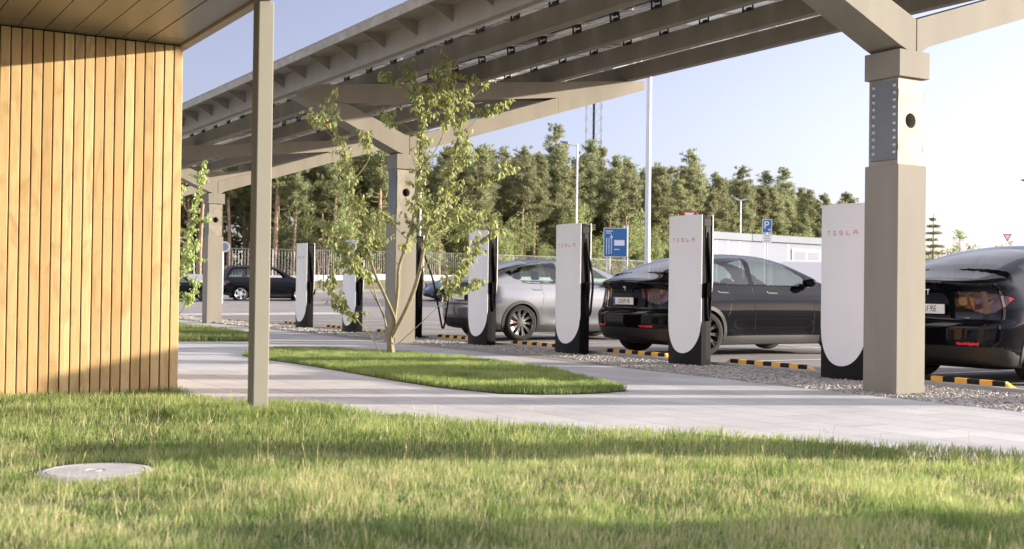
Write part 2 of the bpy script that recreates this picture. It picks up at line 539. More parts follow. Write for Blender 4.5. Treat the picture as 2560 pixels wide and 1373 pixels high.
# ground: one sheet out to the horizon, rising gently towards the wood
gx = np.concatenate([np.linspace(-900, -60, 8), np.linspace(-50, 210, 131), np.linspace(260, 1500, 9)])
gy = np.concatenate([np.linspace(-900, -60, 8), np.linspace(-50, 210, 131), np.linspace(260, 1500, 9)])
GV = [(x, y, ground_z(x, y) - 0.004) for y in gy for x in gx]
nx = len(gx)
GF = [(j * nx + i, j * nx + i + 1, (j + 1) * nx + i + 1, (j + 1) * nx + i) for j in range(len(gy) - 1) for i in range(nx - 1)]
tag(npmesh('ground', GV, GF, MT['asphalt']), kind='structure')

def drape(name, poly, m, dz, step=4.0):
    """a sheet that follows the ground; poly convex in x,y"""
    bm = bmesh.new()
    vs = [bm.verts.new((x, y, 0)) for x, y in poly]
    bm.faces.new(vs)
    xs = [p[0] for p in poly]; ys = [p[1] for p in poly]
    for k in range(int(min(xs) / step), int(max(xs) / step) + 1):
        bmesh.ops.bisect_plane(bm, geom=bm.verts[:] + bm.edges[:] + bm.faces[:], plane_co=(k * step, 0, 0), plane_no=(1, 0, 0))
    for k in range(int(min(ys) / step), int(max(ys) / step) + 1):
        bmesh.ops.bisect_plane(bm, geom=bm.verts[:] + bm.edges[:] + bm.faces[:], plane_co=(0, k * step, 0), plane_no=(0, 1, 0))
    for v in bm.verts: v.co.z = ground_z(v.co.x, v.co.y) + dz
    me = bpy.data.meshes.new(name); bm.to_mesh(me); bm.free()
    me.materials.append(m)
    o = bpy.data.objects.new(name, me); COL.objects.link(o)
    return tag(o, kind='structure')
# forest floor beyond the road
EDGE = [(10, 89), (19.6, 86.2), (30.6, 84.2), (40.8, 85.2), (54.2, 89.9), (75.2, 97.2), (98.1, 106.8), (123.4, 118.4), (140, 125.5)]
drape('forest_floor', [(-40, 104), (17.0, 83.0), (40.8, 80.5), (54.2, 84.0), (98.1, 100.0), (200, 146), (230, 260), (-40, 260)], MT['soil'], 0.02, 8)
drape('verge', [(-40, 112), (-42, 106), (43.9, 54.6), (60.5, 52.5), (68, 56), (90, 96), (54.2, 85.0), (40.8, 81.5), (17.0, 84.0)], mat('dry_verge', (0.17, 0.16, 0.07), 0.95, 0, 0.35, 1.2, 0.3, 30), 0.012, 3) if False else None
sheet('paving', [(-12, -4), (9.25, -4), (9.28, 12), (9.70, 14.8), (9.75, 20), (10.05, 27.6), (10.1, 60), (-12, 60)], 0.004, MT['paving'])
sheet('gravel_bed', [(9.05, -4), (10.74, -4), (10.74, 38), (9.6, 38)], 0.0075, MT['gravelbed'])
b = MB(); b.box(10.74, 10.84, -4, 38, -0.05, 0.05); tag(b.build('kerb', MT['kerb'], bevel=0.008), kind='structure')
sheet('far_path', [(10.9, 39), (18, 41), (18, 44), (10.9, 42)], 0.004, MT['paving'])
# parking bay lines
b = MB()
for k in range(-2, 9):
    y = 10.32 + 2.875 * k
    b.face([(11.6, y - 0.05, 0.002), (16.2, y - 0.05, 0.002), (16.2, y + 0.05, 0.002), (11.6, y + 0.05, 0.002)])
b.face([(16.2, 3, 0.002), (16.3, 3, 0.002), (16.3, 33.4, 0.002), (16.2, 33.4, 0.002)])
for k in range(-2, 9):
    y = 10.32 + 2.875 * k
    b.face([(23.6, y - 0.05, 0.002), (28.2, y - 0.05, 0.002), (28.2, y + 0.05, 0.002), (23.6, y + 0.05, 0.002)])
tag(b.build('bay_markings', MT['line']), kind='structure')

# ------------------------------------------------------------------ gravel: stuff
def inpoly(px, py, poly):
    poly = np.asarray(poly); n = len(poly); r = np.zeros(len(px), bool)
    j = n - 1
    for i in range(n):
        xi, yi = poly[i]; xj, yj = poly[j]
        c = ((yi > py) != (yj > py)) & (px < (xj - xi) * (py - yi) / (yj - yi + 1e-12) + xi)
        r ^= c; j = i
    return r
_t = (1 + 5 ** 0.5) / 2
ICO = np.array([(-1, _t, 0), (1, _t, 0), (-1, -_t, 0), (1, -_t, 0), (0, -1, _t), (0, 1, _t), (0, -1, -_t), (0, 1, -_t), (_t, 0, -1), (_t, 0, 1), (-_t, 0, -1), (-_t, 0, 1)]) / math.hypot(1, _t)
ICF = np.array([(0, 11, 5), (0, 5, 1), (0, 1, 7), (0, 7, 10), (0, 10, 11), (1, 5, 9), (5, 11, 4), (11, 10, 2), (10, 7, 6), (7, 1, 8), (3, 9, 4), (3, 4, 2), (3, 2, 6), (3, 6, 8), (3, 8, 9), (4, 9, 5), (2, 4, 11), (6, 2, 10), (8, 6, 7), (9, 8, 1)])
def pebbles(name, poly, n, size, zb):
    P = np.asarray(poly)
    xs = RNG.uniform(P[:, 0].min(), P[:, 0].max(), n); ys = RNG.uniform(P[:, 1].min(), P[:, 1].max(), n)
    k = inpoly(xs, ys, poly); xs = xs[k]; ys = ys[k]; n = len(xs)
    sc = RNG.uniform(0.6, 1.4, (n, 1, 1)) * np.stack([RNG.uniform(.8, 1.4, n), RNG.uniform(.7, 1.1, n), RNG.uniform(.45, .8, n)], -1)[:, None, :] * size
    jit = 1 + RNG.uniform(-.22, .22, (n, 12, 1))
    V = ICO[None] * jit * sc
    a = RNG.uniform(0, 6.28, n); ca, sa = np.cos(a)[:, None], np.sin(a)[:, None]
    x = V[..., 0] * ca - V[..., 1] * sa; y = V[..., 0] * sa + V[..., 1] * ca
    tl = RNG.uniform(-.4, .4, n)[:, None]
    V = np.stack([x + xs[:, None], y + ys[:, None], V[..., 2] + x * tl + zb + RNG.uniform(0, size * 1.0, n)[:, None]], -1).reshape(-1, 3)
    F = (ICF[None] + (np.arange(n) * 12)[:, None, None]).reshape(-1, 3)
    tone = np.repeat(RNG.beta(1.3, 1.3, n), 12)
    return npmesh(name, V, F, MT['stone'], smooth=False, attrs={'tone': tone})
o = pebbles('gravel', [(9.05, 3.5), (10.74, 3.5), (10.74, 21), (9.72, 21), (9.66, 14.8), (9.25, 12), (9.1, 9)], 35000, 0.0175, -0.004)
tag(o, 'bed of pale grey pebbles along the charging bays', 'gravel', kind='stuff')
o = pebbles('gravel', [(9.72, 21), (10.74, 21), (10.74, 38), (9.7, 38), (9.5, 30)], 11000, 0.028, -0.006)
tag(o, 'far end of the pebble bed beyond the second canopy column', 'gravel', kind='stuff')

# ------------------------------------------------------------------ lawns
LAWN = [(-6, -1), (9.0, -1), (8.4, 1.4), (7.3, 3.2), (6.25, 4.55), (5.88, 5.05), (5.42, 5.7), (4.85, 6.3), (4.2, 7.45), (3.66, 8.3), (3.3, 9.3), (2.95, 10.0), (2.9, 10.49), (-6, 10.49)]
ISLE = [(5.48, 16.6), (5.9, 17.5), (6.45, 18.0), (7.1, 17.75), (7.54, 17.16), (7.95, 16.1), (8.08, 14.93), (8.10, 13.7), (7.98, 12.5), (7.72, 11.4), (7.42, 10.5), (7.26, 10.0), (7.1, 9.62), (6.75, 9.52), (6.4, 9.52), (6.08, 9.62), (5.78, 9.85), (5.56, 10.7), (5.53, 11.7), (5.56, 12.9), (5.58, 14.2), (5.50, 15.6)]
LAWN2 = [(5.6, 21.2), (7.01, 20.81), (7.5, 21.7), (7.77, 23.07), (8.05, 25), (8.11, 27.02), (7.95, 28.9), (7.3, 31), (4.5, 31), (4.3, 24)]
def vnoise(x, y, s, seed):
    r = np.random.default_rng(seed).random((64, 64))
    u = x / s; v = y / s
    i = np.floor(u).astype(int); j = np.floor(v).astype(int); fu = u - i; fv = v - j
    fu = fu * fu * (3 - 2 * fu); fv = fv * fv * (3 - 2 * fv)
    g = lambda a, b: r[a % 64, b % 64]
    return (g(i, j) * (1 - fu) + g(i + 1, j) * fu) * (1 - fv) + (g(i, j + 1) * (1 - fu) + g(i + 1, j + 1) * fu) * fv
def lawn_z(x, y, amp=1.0):
    return 0.008 + 0.027 * amp + amp * (0.035 * vnoise(x + 50, y + 50, 0.9, 3) + 0.02 * vnoise(x + 50, y + 50, 0.33, 4))
def lawn_base(name, poly, amp):
    P = np.asarray(poly)
    bm = bmesh.new()
    vs = [bm.verts.new((x, y, 0)) for x, y in poly]
    bm.faces.new(vs)
    me = bpy.data.meshes.new(name)
    bmesh.ops.triangulate(bm, faces=bm.faces)
    bmesh.ops.subdivide_edges(bm, edges=bm.edges, cuts=14, use_grid_fill=True)
    xs = np.array([v.co.x for v in bm.verts]); ys = np.array([v.co.y for v in bm.verts])
    zs = lawn_z(xs, ys, amp)
    for v, z in zip(bm.verts, zs): v.co.z = z if not v.is_boundary else 0.012
    bm.to_mesh(me); bm.free()
    me.materials.append(MT['lawnsoil'])
    o = bpy.data.objects.new(name, me); COL.objects.link(o)
    return tag(o, kind='structure')
lawn_base('lawn', LAWN, 1.0); lawn_base('lawn', ISLE, 0.2); lawn_base('lawn', LAWN2, 0.2)
MHX, MHY, MHR = 1.29, 6.12, 0.28

def grass(name, poly, n, hmin, hmax, w, view=None, dryness=0.0, hole=None, amp=1.0):
    P = np.asarray(poly)
    xs = RNG.uniform(P[:, 0].min(), P[:, 0].max(), n); ys = RNG.uniform(P[:, 1].min(), P[:, 1].max(), n)
    k = inpoly(xs, ys, poly)
    if view is not None: k &= view(xs, ys)
    if hole: k &= np.hypot(xs - hole[0], ys - hole[1]) > hole[2] + 0.0 + RNG.uniform(0, 0.07, n) + np.where(ys > hole[1] + .1, .06, -.035)
    xs = xs[k]; ys = ys[k]; n = len(xs)
    # blades stand in tufts
    tuft = vnoise(xs + 20, ys + 20, 0.11, 9) * 0.5 + vnoise(xs + 20, ys + 20, 0.45, 10) * 0.5
    dn = vnoise(xs + 30, ys + 30, 0.55, 12) * 0.4 + vnoise(xs + 30, ys + 30, 0.13, 13) * 0.6
    keep = RNG.random(n) < 0.35 + 0.9 * vnoise(xs, ys, 0.09, 21)
    xs, ys, tuft, dn = xs[keep], ys[keep], tuft[keep], dn[keep]; n = len(xs)
    d = xs * math.sin(TH) + ys * math.cos(TH)
    near = np.clip((8.6 - d) / 2.5, 0, 1)
    dryp = np.clip((dn - 0.5) * 1.6 + 0.30, 0.06, 0.62) * (0.25 + 0.75 * near) * dryness
    dry = (RNG.random(n) < dryp).astype(float) * RNG.uniform(0.55, 1.0, n)
    h = (hmin + (hmax - hmin) * tuft) * RNG.uniform(0.6, 1.2, n)
    h *= np.where(dry > 0, RNG.uniform(0.85, 1.35, n), 1.0)
    az = RNG.uniform(0, 2 * np.pi, n)
    lean = RNG.uniform(0.05, 0.65, n) * h
    lx = np.cos(az) * lean + 0.10 * h; ly = np.sin(az) * lean
    fa = RNG.uniform(0, np.pi, n)
    wd = w * RNG.uniform(0.6, 1.3, n)
    wx = np.cos(fa) * wd; wy = np.sin(fa) * wd
    z = lawn_z(xs, ys, amp) - 0.01
    V = np.empty((n, 5, 3))
    V[:, 0] = np.stack([xs - wx, ys - wy, z], -1); V[:, 1] = np.stack([xs + wx, ys + wy, z], -1)
    mx = xs + lx * 0.35; my = ys + ly * 0.35; mz = z + h * 0.55
    V[:, 2] = np.stack([mx + wx * .8, my + wy * .8, mz], -1); V[:, 3] = np.stack([mx - wx * .8, my - wy * .8, mz], -1)
    V[:, 4] = np.stack([xs + lx, ys + ly, z + h * (1 - 0.12 * lean / h)], -1)
    base = (np.arange(n) * 5)[:, None]
    F = np.concatenate([base + np.array([[0, 1, 2]]), base + np.array([[0, 2, 3]]), base + np.array([[3, 2, 4]])], 0)
    tn = np.clip(RNG.normal(0.42, 0.22, n) + (tuft - .5) * .6 + (vnoise(xs + 9, ys + 9, 0.35, 31) - .5) * .7, 0, 1)
    return npmesh(name, V.reshape(-1, 3), F, MT['grass'], smooth=False, attrs={'tone': np.repeat(tn, 5), 'dry': np.repeat(dry, 5)})
def inview(x, y):
    d = x * math.sin(TH) + y * math.cos(TH); l = x * math.cos(TH) - y * math.sin(TH)
    return (d > 3.9) & (np.abs(l) < d * 0.45 + 0.9)
def nearview(x, y): return inview(x, y) & (x * math.sin(TH) + y * math.cos(TH) < 6.6)
def farview(x, y): return inview(x, y) & (x * math.sin(TH) + y * math.cos(TH) >= 6.6)
o = grass('grass', LAWN, 1750000, 0.03, 0.085, 0.0017, nearview, 0.62, (MHX, MHY, MHR)); tag(o, 'long green and straw coloured grass nearest the camera', 'grass', kind='stuff')
o = grass('grass', LAWN, 640000, 0.035, 0.09, 0.0026, farview, 0.4, (MHX, MHY, MHR)); tag(o, 'lush green grass in front of the timber wall and path', 'grass', kind='stuff')
o = grass('grass', ISLE, 150000, 0.035, 0.09, 0.0034, None, 0.1, amp=0.2); tag(o, 'green grass on the leaf-shaped island round the young tree', 'grass', kind='stuff')
o = grass('grass', LAWN2, 60000, 0.06, 0.13, 0.006, None, 0.1, amp=0.2); tag(o, 'strip of green grass behind the corner of the timber wall', 'grass', kind='stuff')
o = grass('grass', [(2.2, 8.05), (3.55, 8.05), (3.3, 8.75), (2.3, 8.75)], 7500, 0.05, 0.13, 0.0028, None, 0.25); tag(o, 'longer tuft of grass at the foot of the roof post', 'grass', kind='stuff')
# thin seed stalks standing above the lawn
def stalks(name, n, poly, view):
    b = MB()
    cnt = 0
    while cnt < n:
        x = random.uniform(-1, 7.5); y = random.uniform(1.5, 9.5)
        if not inpoly(np.array([x]), np.array([y]), poly)[0] or not inview(np.array([x]), np.array([y]))[0]: continue
        cnt += 1
        h = random.uniform(0.08, 0.15); a = random.uniform(0, 6.28); l = random.uniform(0, .35) * h
        z = 0.05
        p1 = Vector((x, y, z)); p3 = p1 + Vector((math.cos(a) * l, math.sin(a) * l, h)); p2 = (p1 + p3) / 2 + Vector((0, 0, .006))
        b.tube([p1, p2, p3], [0.0011, 0.0009, 0.0007], 3, cap=False)
        q = p3 + (p3 - p2).normalized() * random.uniform(.012, .03)
        b.tube([p3 - (q - p3) * .6, p3, q], [0.0008, 0.0017, 0.0005], 4, cap=False)
    n = len(b.v)
    me = b.build(name, MT['grass'])
    for k, v in (('tone', 0.7), ('dry', 0.85)):
        t = me.data.attributes.new(k, 'FLOAT', 'POINT'); t.data.foreach_set('value', [v] * n)
    return me
o = stalks('seed_stalks', 260, LAWN, None); tag(o, 'thin straw coloured seed stalks rising out of the lawn', 'grass', kind='stuff')

# manhole cover in the lawn
r = empty('manhole', (MHX, MHY, 0.0), 0, 'round pale concrete manhole cover sunk in the front lawn', 'manhole')
b = MB(); b.lathe([(0, 0.086), (0.03, 0.0858), (0.032, 0.080), (0.045, 0.080), (0.047, 0.0855), (0.225, 0.084), (0.228, 0.079), (0.236, 0.079), (0.239, 0.0835), (0.268, 0.081), (0.28, 0.070), (0.28, 0)], 48); b.build('cover', MT['conc'], r, smooth=True)
b = MB(); b.lathe([(0.30, 0), (0.30, 0.06), (0.37, 0.065), (0.37, 0)], 48); b.build('frame', mat('dark_gravel_ring', (0.05, 0.042, 0.035), 0.95, 0, 0.5, 60, 0.6, 60), r)

# ------------------------------------------------------------------ timber pavilion
r = empty('timber_pavilion', (2.893, 10.50, 0), 0, 'pavilion corner clad in vertical golden timber slats under a flat metal roof', 'pavilion')
def L(p): return p
X0, Y0 = 3.02, 10.96
SV = []; SF = []; ST = []
nsl = 46; pitch = 0.0829; sw = 0.0733; ch = 0.004
for i in range(nsl):
    x1 = -i * pitch; x0 = x1 - sw
    dz = random.uniform(-.002, .002); yy = random.uniform(-.0015, .0015)
    prof = [(x0, 0.022), (x0, yy + ch), (x0 + ch, yy), (x1 - ch, yy), (x1, yy + ch), (x1, 0.022)]
    k = len(SV)
    for z in (0.0, 3.088 + dz):
        SV += [(a, c, z) for a, c in prof]
    for q in range(5): SF.append((k + q, k + q + 1, k + 6 + q + 1, k + 6 + q))
    SF.append((k + 6, k + 7, k + 8, k + 11)); SF.append((k + 8, k + 9, k + 10, k + 11))
    ST += [random.random()] * 12
o = npmesh('slat_cladding', SV, SF, MT['wood'], r, smooth=False, attrs={'tone': ST})
# slats returning round the corner on the side wall
SV = []; SF = []; ST = []
for i in range(40):
    y0 = 0.012 + i * pitch; y1 = y0 + sw
    k = len(SV)
    for z in (0.0, 3.088): SV += [(-0.018, y0, z), (0, y0, z), (0, y1, z), (-0.018, y1, z)]
    for q in range(3): SF.append((k + q, k + q + 1, k + 5 + q, k + 4 + q))
    SF.append((k + 4, k + 5, k + 6, k + 7)); ST += [random.random()] * 8
npmesh('slat_cladding', SV, SF, MT['wood'], r, smooth=False, attrs={'tone': ST})
b = MB(); b.box(-4.0, -0.02, 0.024, 3.5, 0, 3.08)
for i in range(18):                                   # nail heads near the top, middle and foot of each slat
    for dx in (0.018, 0.055):
        for zz in (2.93, 1.55 + (i % 3) * .003, 0.35):
            b.box(-i * pitch - dx - .0016, -i * pitch - dx + .0016, -0.003, 0.002, zz, zz + .003)
b.build('wall_core', mat('wall_backing', (0.035, 0.02, 0.01), 0.8), r)
# soffit of metal panels, dark joints between
b = MB()
xs = [-4.2] + [-0.326 - 0.2065 * k for k in range(17, -1, -1)]
for a, c in zip(xs[:-1], xs[1:]):
    b.box(a + .004, c - .004, -6.3, -0.294, 3.098, 3.108)
    b.box(a + .004, c - .004, -0.286, 0.0, 3.098, 3.108)
b.box(-0.318, -0.048, -6.3, -0.294, 3.098, 3.108); b.box(-0.318, -0.048, -0.286, 3.5, 3.098, 3.108)
b.build('soffit', MT['soffit'], r)
b = MB(); b.box(-4.2, 0.02, -6.3, 3.5, 3.11, 3.36); b.build('roof', MT['steeldk'], r)
b = MB(); b.box(-0.034, 0.043, -6.3, 3.5, 3.074, 3.38); b.build('fascia', MT['fascia'], r, bevel=0.006)
# corner post under the roof edge
r = empty('roof_post', (2.907, 8.43, 0), 0, 'slim square metal post holding up the pavilion roof edge', 'post')
b = MB(); b.box(-0.06, 0.06, -0.06, 0.06, 0, 3.07); b.build('shaft', MT['post'], r, bevel=0.009)
b = MB(); b.box(-0.1, 0.1, -0.1, 0.1, 0.0, 0.03); b.build('foot_plate', MT['galv'], r)

# ------------------------------------------------------------------ solar canopy
CY = [8.2, 19.7, 31.2]
CYX = CY + [42.7]
cp = empty('solar_canopy', (9.53, 8.41, 0), 0, 'long beige steel canopy on y-shaped columns roofed with solar panels', 'canopy')
OX, OY = 9.53, 8.41
def chord_z(X): return 4.50 + (X - 7.5) * 0.1095
holeprof = []
def frame(y, full):
    yo = y - OY
    w = 0.43
    b = MB(); b.box(9.33 - OX, 9.74 - OX, yo, yo + w, -0.02, 2.29)
    c = b.build('column', MT['steel'], cp, bevel=0.006)
    # splice box with a round hole in its face
    b = MB()
    x0, x1, ya, yb, z0, z1 = 9.355 - OX, 9.715 - OX, yo + 0.028, yo + w - 0.028, 2.29, 3.16
    hx, hz, hr = (x0 + x1) / 2, 2.735, 0.075
    n = 24
    ring = [(hx + hr * math.cos(2 * math.pi * k / n), hz + hr * math.sin(2 * math.pi * k / n)) for k in range(n)]
    def outer(k):
        t = 2 * math.pi * k / n; cx, sx = math.cos(t), math.sin(t)
        hw, hh = (x1 - x0) / 2, 0.30
        s_ = min(hw / abs(cx) if abs(cx) > 1e-6 else 1e9, hh / abs(sx) if abs(sx) > 1e-6 else 1e9)
        return (hx + cx * s_, hz + sx * s_)
    for k in range(n):
        a, c2 = ring[k], ring[(k + 1) % n]; d, e = outer(k), outer((k + 1) % n)
        b.face([(a[0], ya, a[1]), (c2[0], ya, c2[1]), (e[0], ya, e[1]), (d[0], ya, d[1])])
        b.face([(a[0], ya, a[1]), (a[0], ya + .12, a[1]), (c2[0], ya + .12, c2[1]), (c2[0], ya, c2[1])])
    # corners of the square outline between ray hits
    for sx_ in (x0, x1):
        for sz_ in (hz - .3, hz + .3):
            ks = sorted(range(n), key=lambda k: math.hypot(outer(k)[0] - sx_, outer(k)[1] - sz_))[:2]
            b.face([(sx_, ya, sz_), (outer(ks[0])[0], ya, outer(ks[0])[1]), (outer(ks[1])[0], ya, outer(ks[1])[1])])
    b.face([(x0, ya, z0), (x1, ya, z0), (x1, ya, hz - .3), (x0, ya, hz - .3)])
    b.face([(x0, ya, hz + .3), (x1, ya, hz + .3), (x1, ya, z1), (x0, ya, z1)])
    b.face([(x0, ya, z0), (x0, yb, z0), (x0, yb, z1), (x0, ya, z1)])
    b.face([(x1, ya, z0), (x1, ya, z1), (x1, yb, z1), (x1, yb, z0)])
    b.face([(x0, yb, z0), (x1, yb, z0), (x1, yb, z1), (x0, yb, z1)])
    b.build('splice_box', MT['galv'], c)
    b = MB(); b.box(x0 + .02, x1 - .02, ya + .121, ya + .13, hz - .15, hz + .15); b.build('hole_backing', MT['steeldk'], c)
    b = MB(); b.box(x0 - 0.014, x0 - .001, ya + .01, yb - .035, z0 + 0.05, z1 - .03); b.build('splice_plate', MT['splice'], c, bevel=0.003)
    if full:
        for yy in (ya + 0.035, yb - 0.075):
            for k in range(10):
                zz = z0 + 0.12 + k * 0.072 + (0.016 if k > 4 else 0)
                b = MB(); b.lathe([(0.0, -0.018), (0.012, -0.014), (0.019, 0.0)], 12, 'z')
                bo = b.build('bolt', MT['bolt'], c, smooth=True); bo.location = (x0 - 0.0145, yy, zz); bo.rotation_euler = (0, math.radians(90), 0)
    b = MB(); b.box(9.325 - OX, 9.765 - OX, yo - 0.012, yo + w + .012, 3.161, 3.43); b.build('cap', MT['steel'], c, bevel=0.005)
    f = [(x - OX, z) for x, z in ((7.5, 4.285), (8.36, 4.245), (9.575, 3.75), (9.575, 3.385), (9.325, 3.475))]
    b = MB(); b.prism(f, 'y', yo, yo + w); b.build('arm', MT['steel'], cp, bevel=0.004)
    f = [(x - OX, z) for x, z in ((9.58, 3.75), (12.79, 4.77), (12.79, 4.46), (9.765, 3.497), (9.58, 3.385))]
    b = MB(); b.prism(f, 'y', yo - .004, yo + w + .004); b.build('arm', MT['steel'], cp, bevel=0.004)
    f = [(x - OX, z) for x, z in ((7.38, 4.487), (14.9, 5.31), (14.9, 5.12), (12.795, 4.46), (12.795, 4.768), (8.36, 4.25), (7.38, 4.29))]
    b = MB(); b.prism(f, 'y', yo - .002, yo + w + .002); b.build('cross_beam', MT['steel'], cp)
    return c
for y in CYX: frame(y, y == 8.2)
YA, YB = 7.3, 44.5
# purlins: deep pressed sections running the length of the roof
PX = [9.14, 10.94, 12.72, 14.52]
for px_ in PX:
    z0 = chord_z(px_) + 0.003
    f = [(px_ - OX - .08, z0), (px_ - OX + 0.08, z0), (px_ - OX + 0.08, z0 + 0.012), (px_ - OX - 0.05, z0 + 0.012), (px_ - OX - .05, z0 + 0.305), (px_ - OX - .08, z0 + 0.305)]
    b = MB(); b.prism(f, 'y', YA - OY, YB - OY)
    pr = b.build('purlin', MT['steel'], cp)
    if px_ != 14.52:
        for k in range(26):
            y = 5.6 + k * 1.045 - OY
            b = MB()
            xx = px_ - OX - .105
            b.box(xx, xx + .022, y, y + .02, z0 + .29, z0 + .366); b.box(xx, xx + .022, y + .05, y + .15, z0 + .29, z0 + .345); b.box(xx, xx + .022, y + .22, y + .24, z0 + .29, z0 + .366)
            b.box(xx + .004, xx + .018, y, y + .24, z0 + .30, z0 + .322)
            b.build('clamp', MT['steeldk'], pr)
# edge beam with an overhanging top plate on brackets
zt = 4.775
b = MB()
f = [(7.30, 4.35), (7.42, 4.35), (7.42, 4.36), (7.315, 4.36), (7.315, zt - .09), (7.30, zt - .09)]
b.prism([(x - OX, z) for x, z in f], 'y', YA - OY, YB - OY)
eb = b.build('edge_beam', MT['steel'], cp)
b = MB(); b.prism([(6.93 - OX, zt - .10), (7.44 - OX, zt - .045), (7.44 - OX, zt - .035), (6.93 - OX, zt - .09)], 'y', YA - OY, YB - OY); b.build('top_plate', MT['steel'], eb)
b = MB(); b.prism([(6.905 - OX, zt - .12), (6.925 - OX, zt - .12), (6.925 - OX, zt + .0), (6.905 - OX, zt + .0)], 'y', YA - OY, YB - OY); b.build('flashing', MT['galv'], eb)
for k in range(35):
    y = 7.505 + k * 1.0455 - OY
    b = MB(); b.prism([(7.299 - OX, zt - .30), (7.299 - OX, zt - .075), (6.96 - OX, zt - .108), (6.96 - OX, zt - .125)], 'y', y, y + .012)
    b.build('gusset', MT['steel'], eb)
# solar modules on top, in rows across the roof
def proof(X): return chord_z(X) + 0.375
for k in range(36):
    y0 = 7.33 + k * 1.0455 - OY; y1 = y0 + 1.015
    b = MB()
    for xa, xb in ((6.98, 8.95), (8.99, 10.9), (10.94, 12.85), (12.89, 14.80)):
        za, zb_ = proof(xa), proof(xb); xa -= OX; xb -= OX
        b.face([(xa, y0, za), (xa, y1, za), (xb, y1, zb_), (xb, y0, zb_)], 1)
        b.face([(xa, y0, za + .03), (xb, y0, zb_ + .03), (xb, y1, zb_ + .03), (xa, y1, za + .03)], 0)
        for p, q in (((xa, y0, za), (xb, y0, zb_)), ((xb, y1, zb_), (xa, y1, za)), ((xb, y0, zb_), (xb, y1, zb_)), ((xa, y1, za), (xa, y0, za))):
            b.face([p, q, (q[0], q[1], q[2] + .03), (p[0], p[1], p[2] + .03)], 2)
        for j in range(5):      # dark cell strips seen on the underside
            u = xa + (xb - xa) * (0.06 + j * 0.19); u2 = u + (xb - xa) * 0.15
            zz = lambda t: za + (zb_ - za) * (t - xa) / (xb - xa) - .002
            b.face([(u, y0 + .05, zz(u)), (u, y1 - .05, zz(u)), (u2, y1 - .05, zz(u2)), (u2, y0 + .05, zz(u2))], 0)
    b.build('solar_module', [MT['pvcell'], MT['pvback'], MT['galv']], cp)

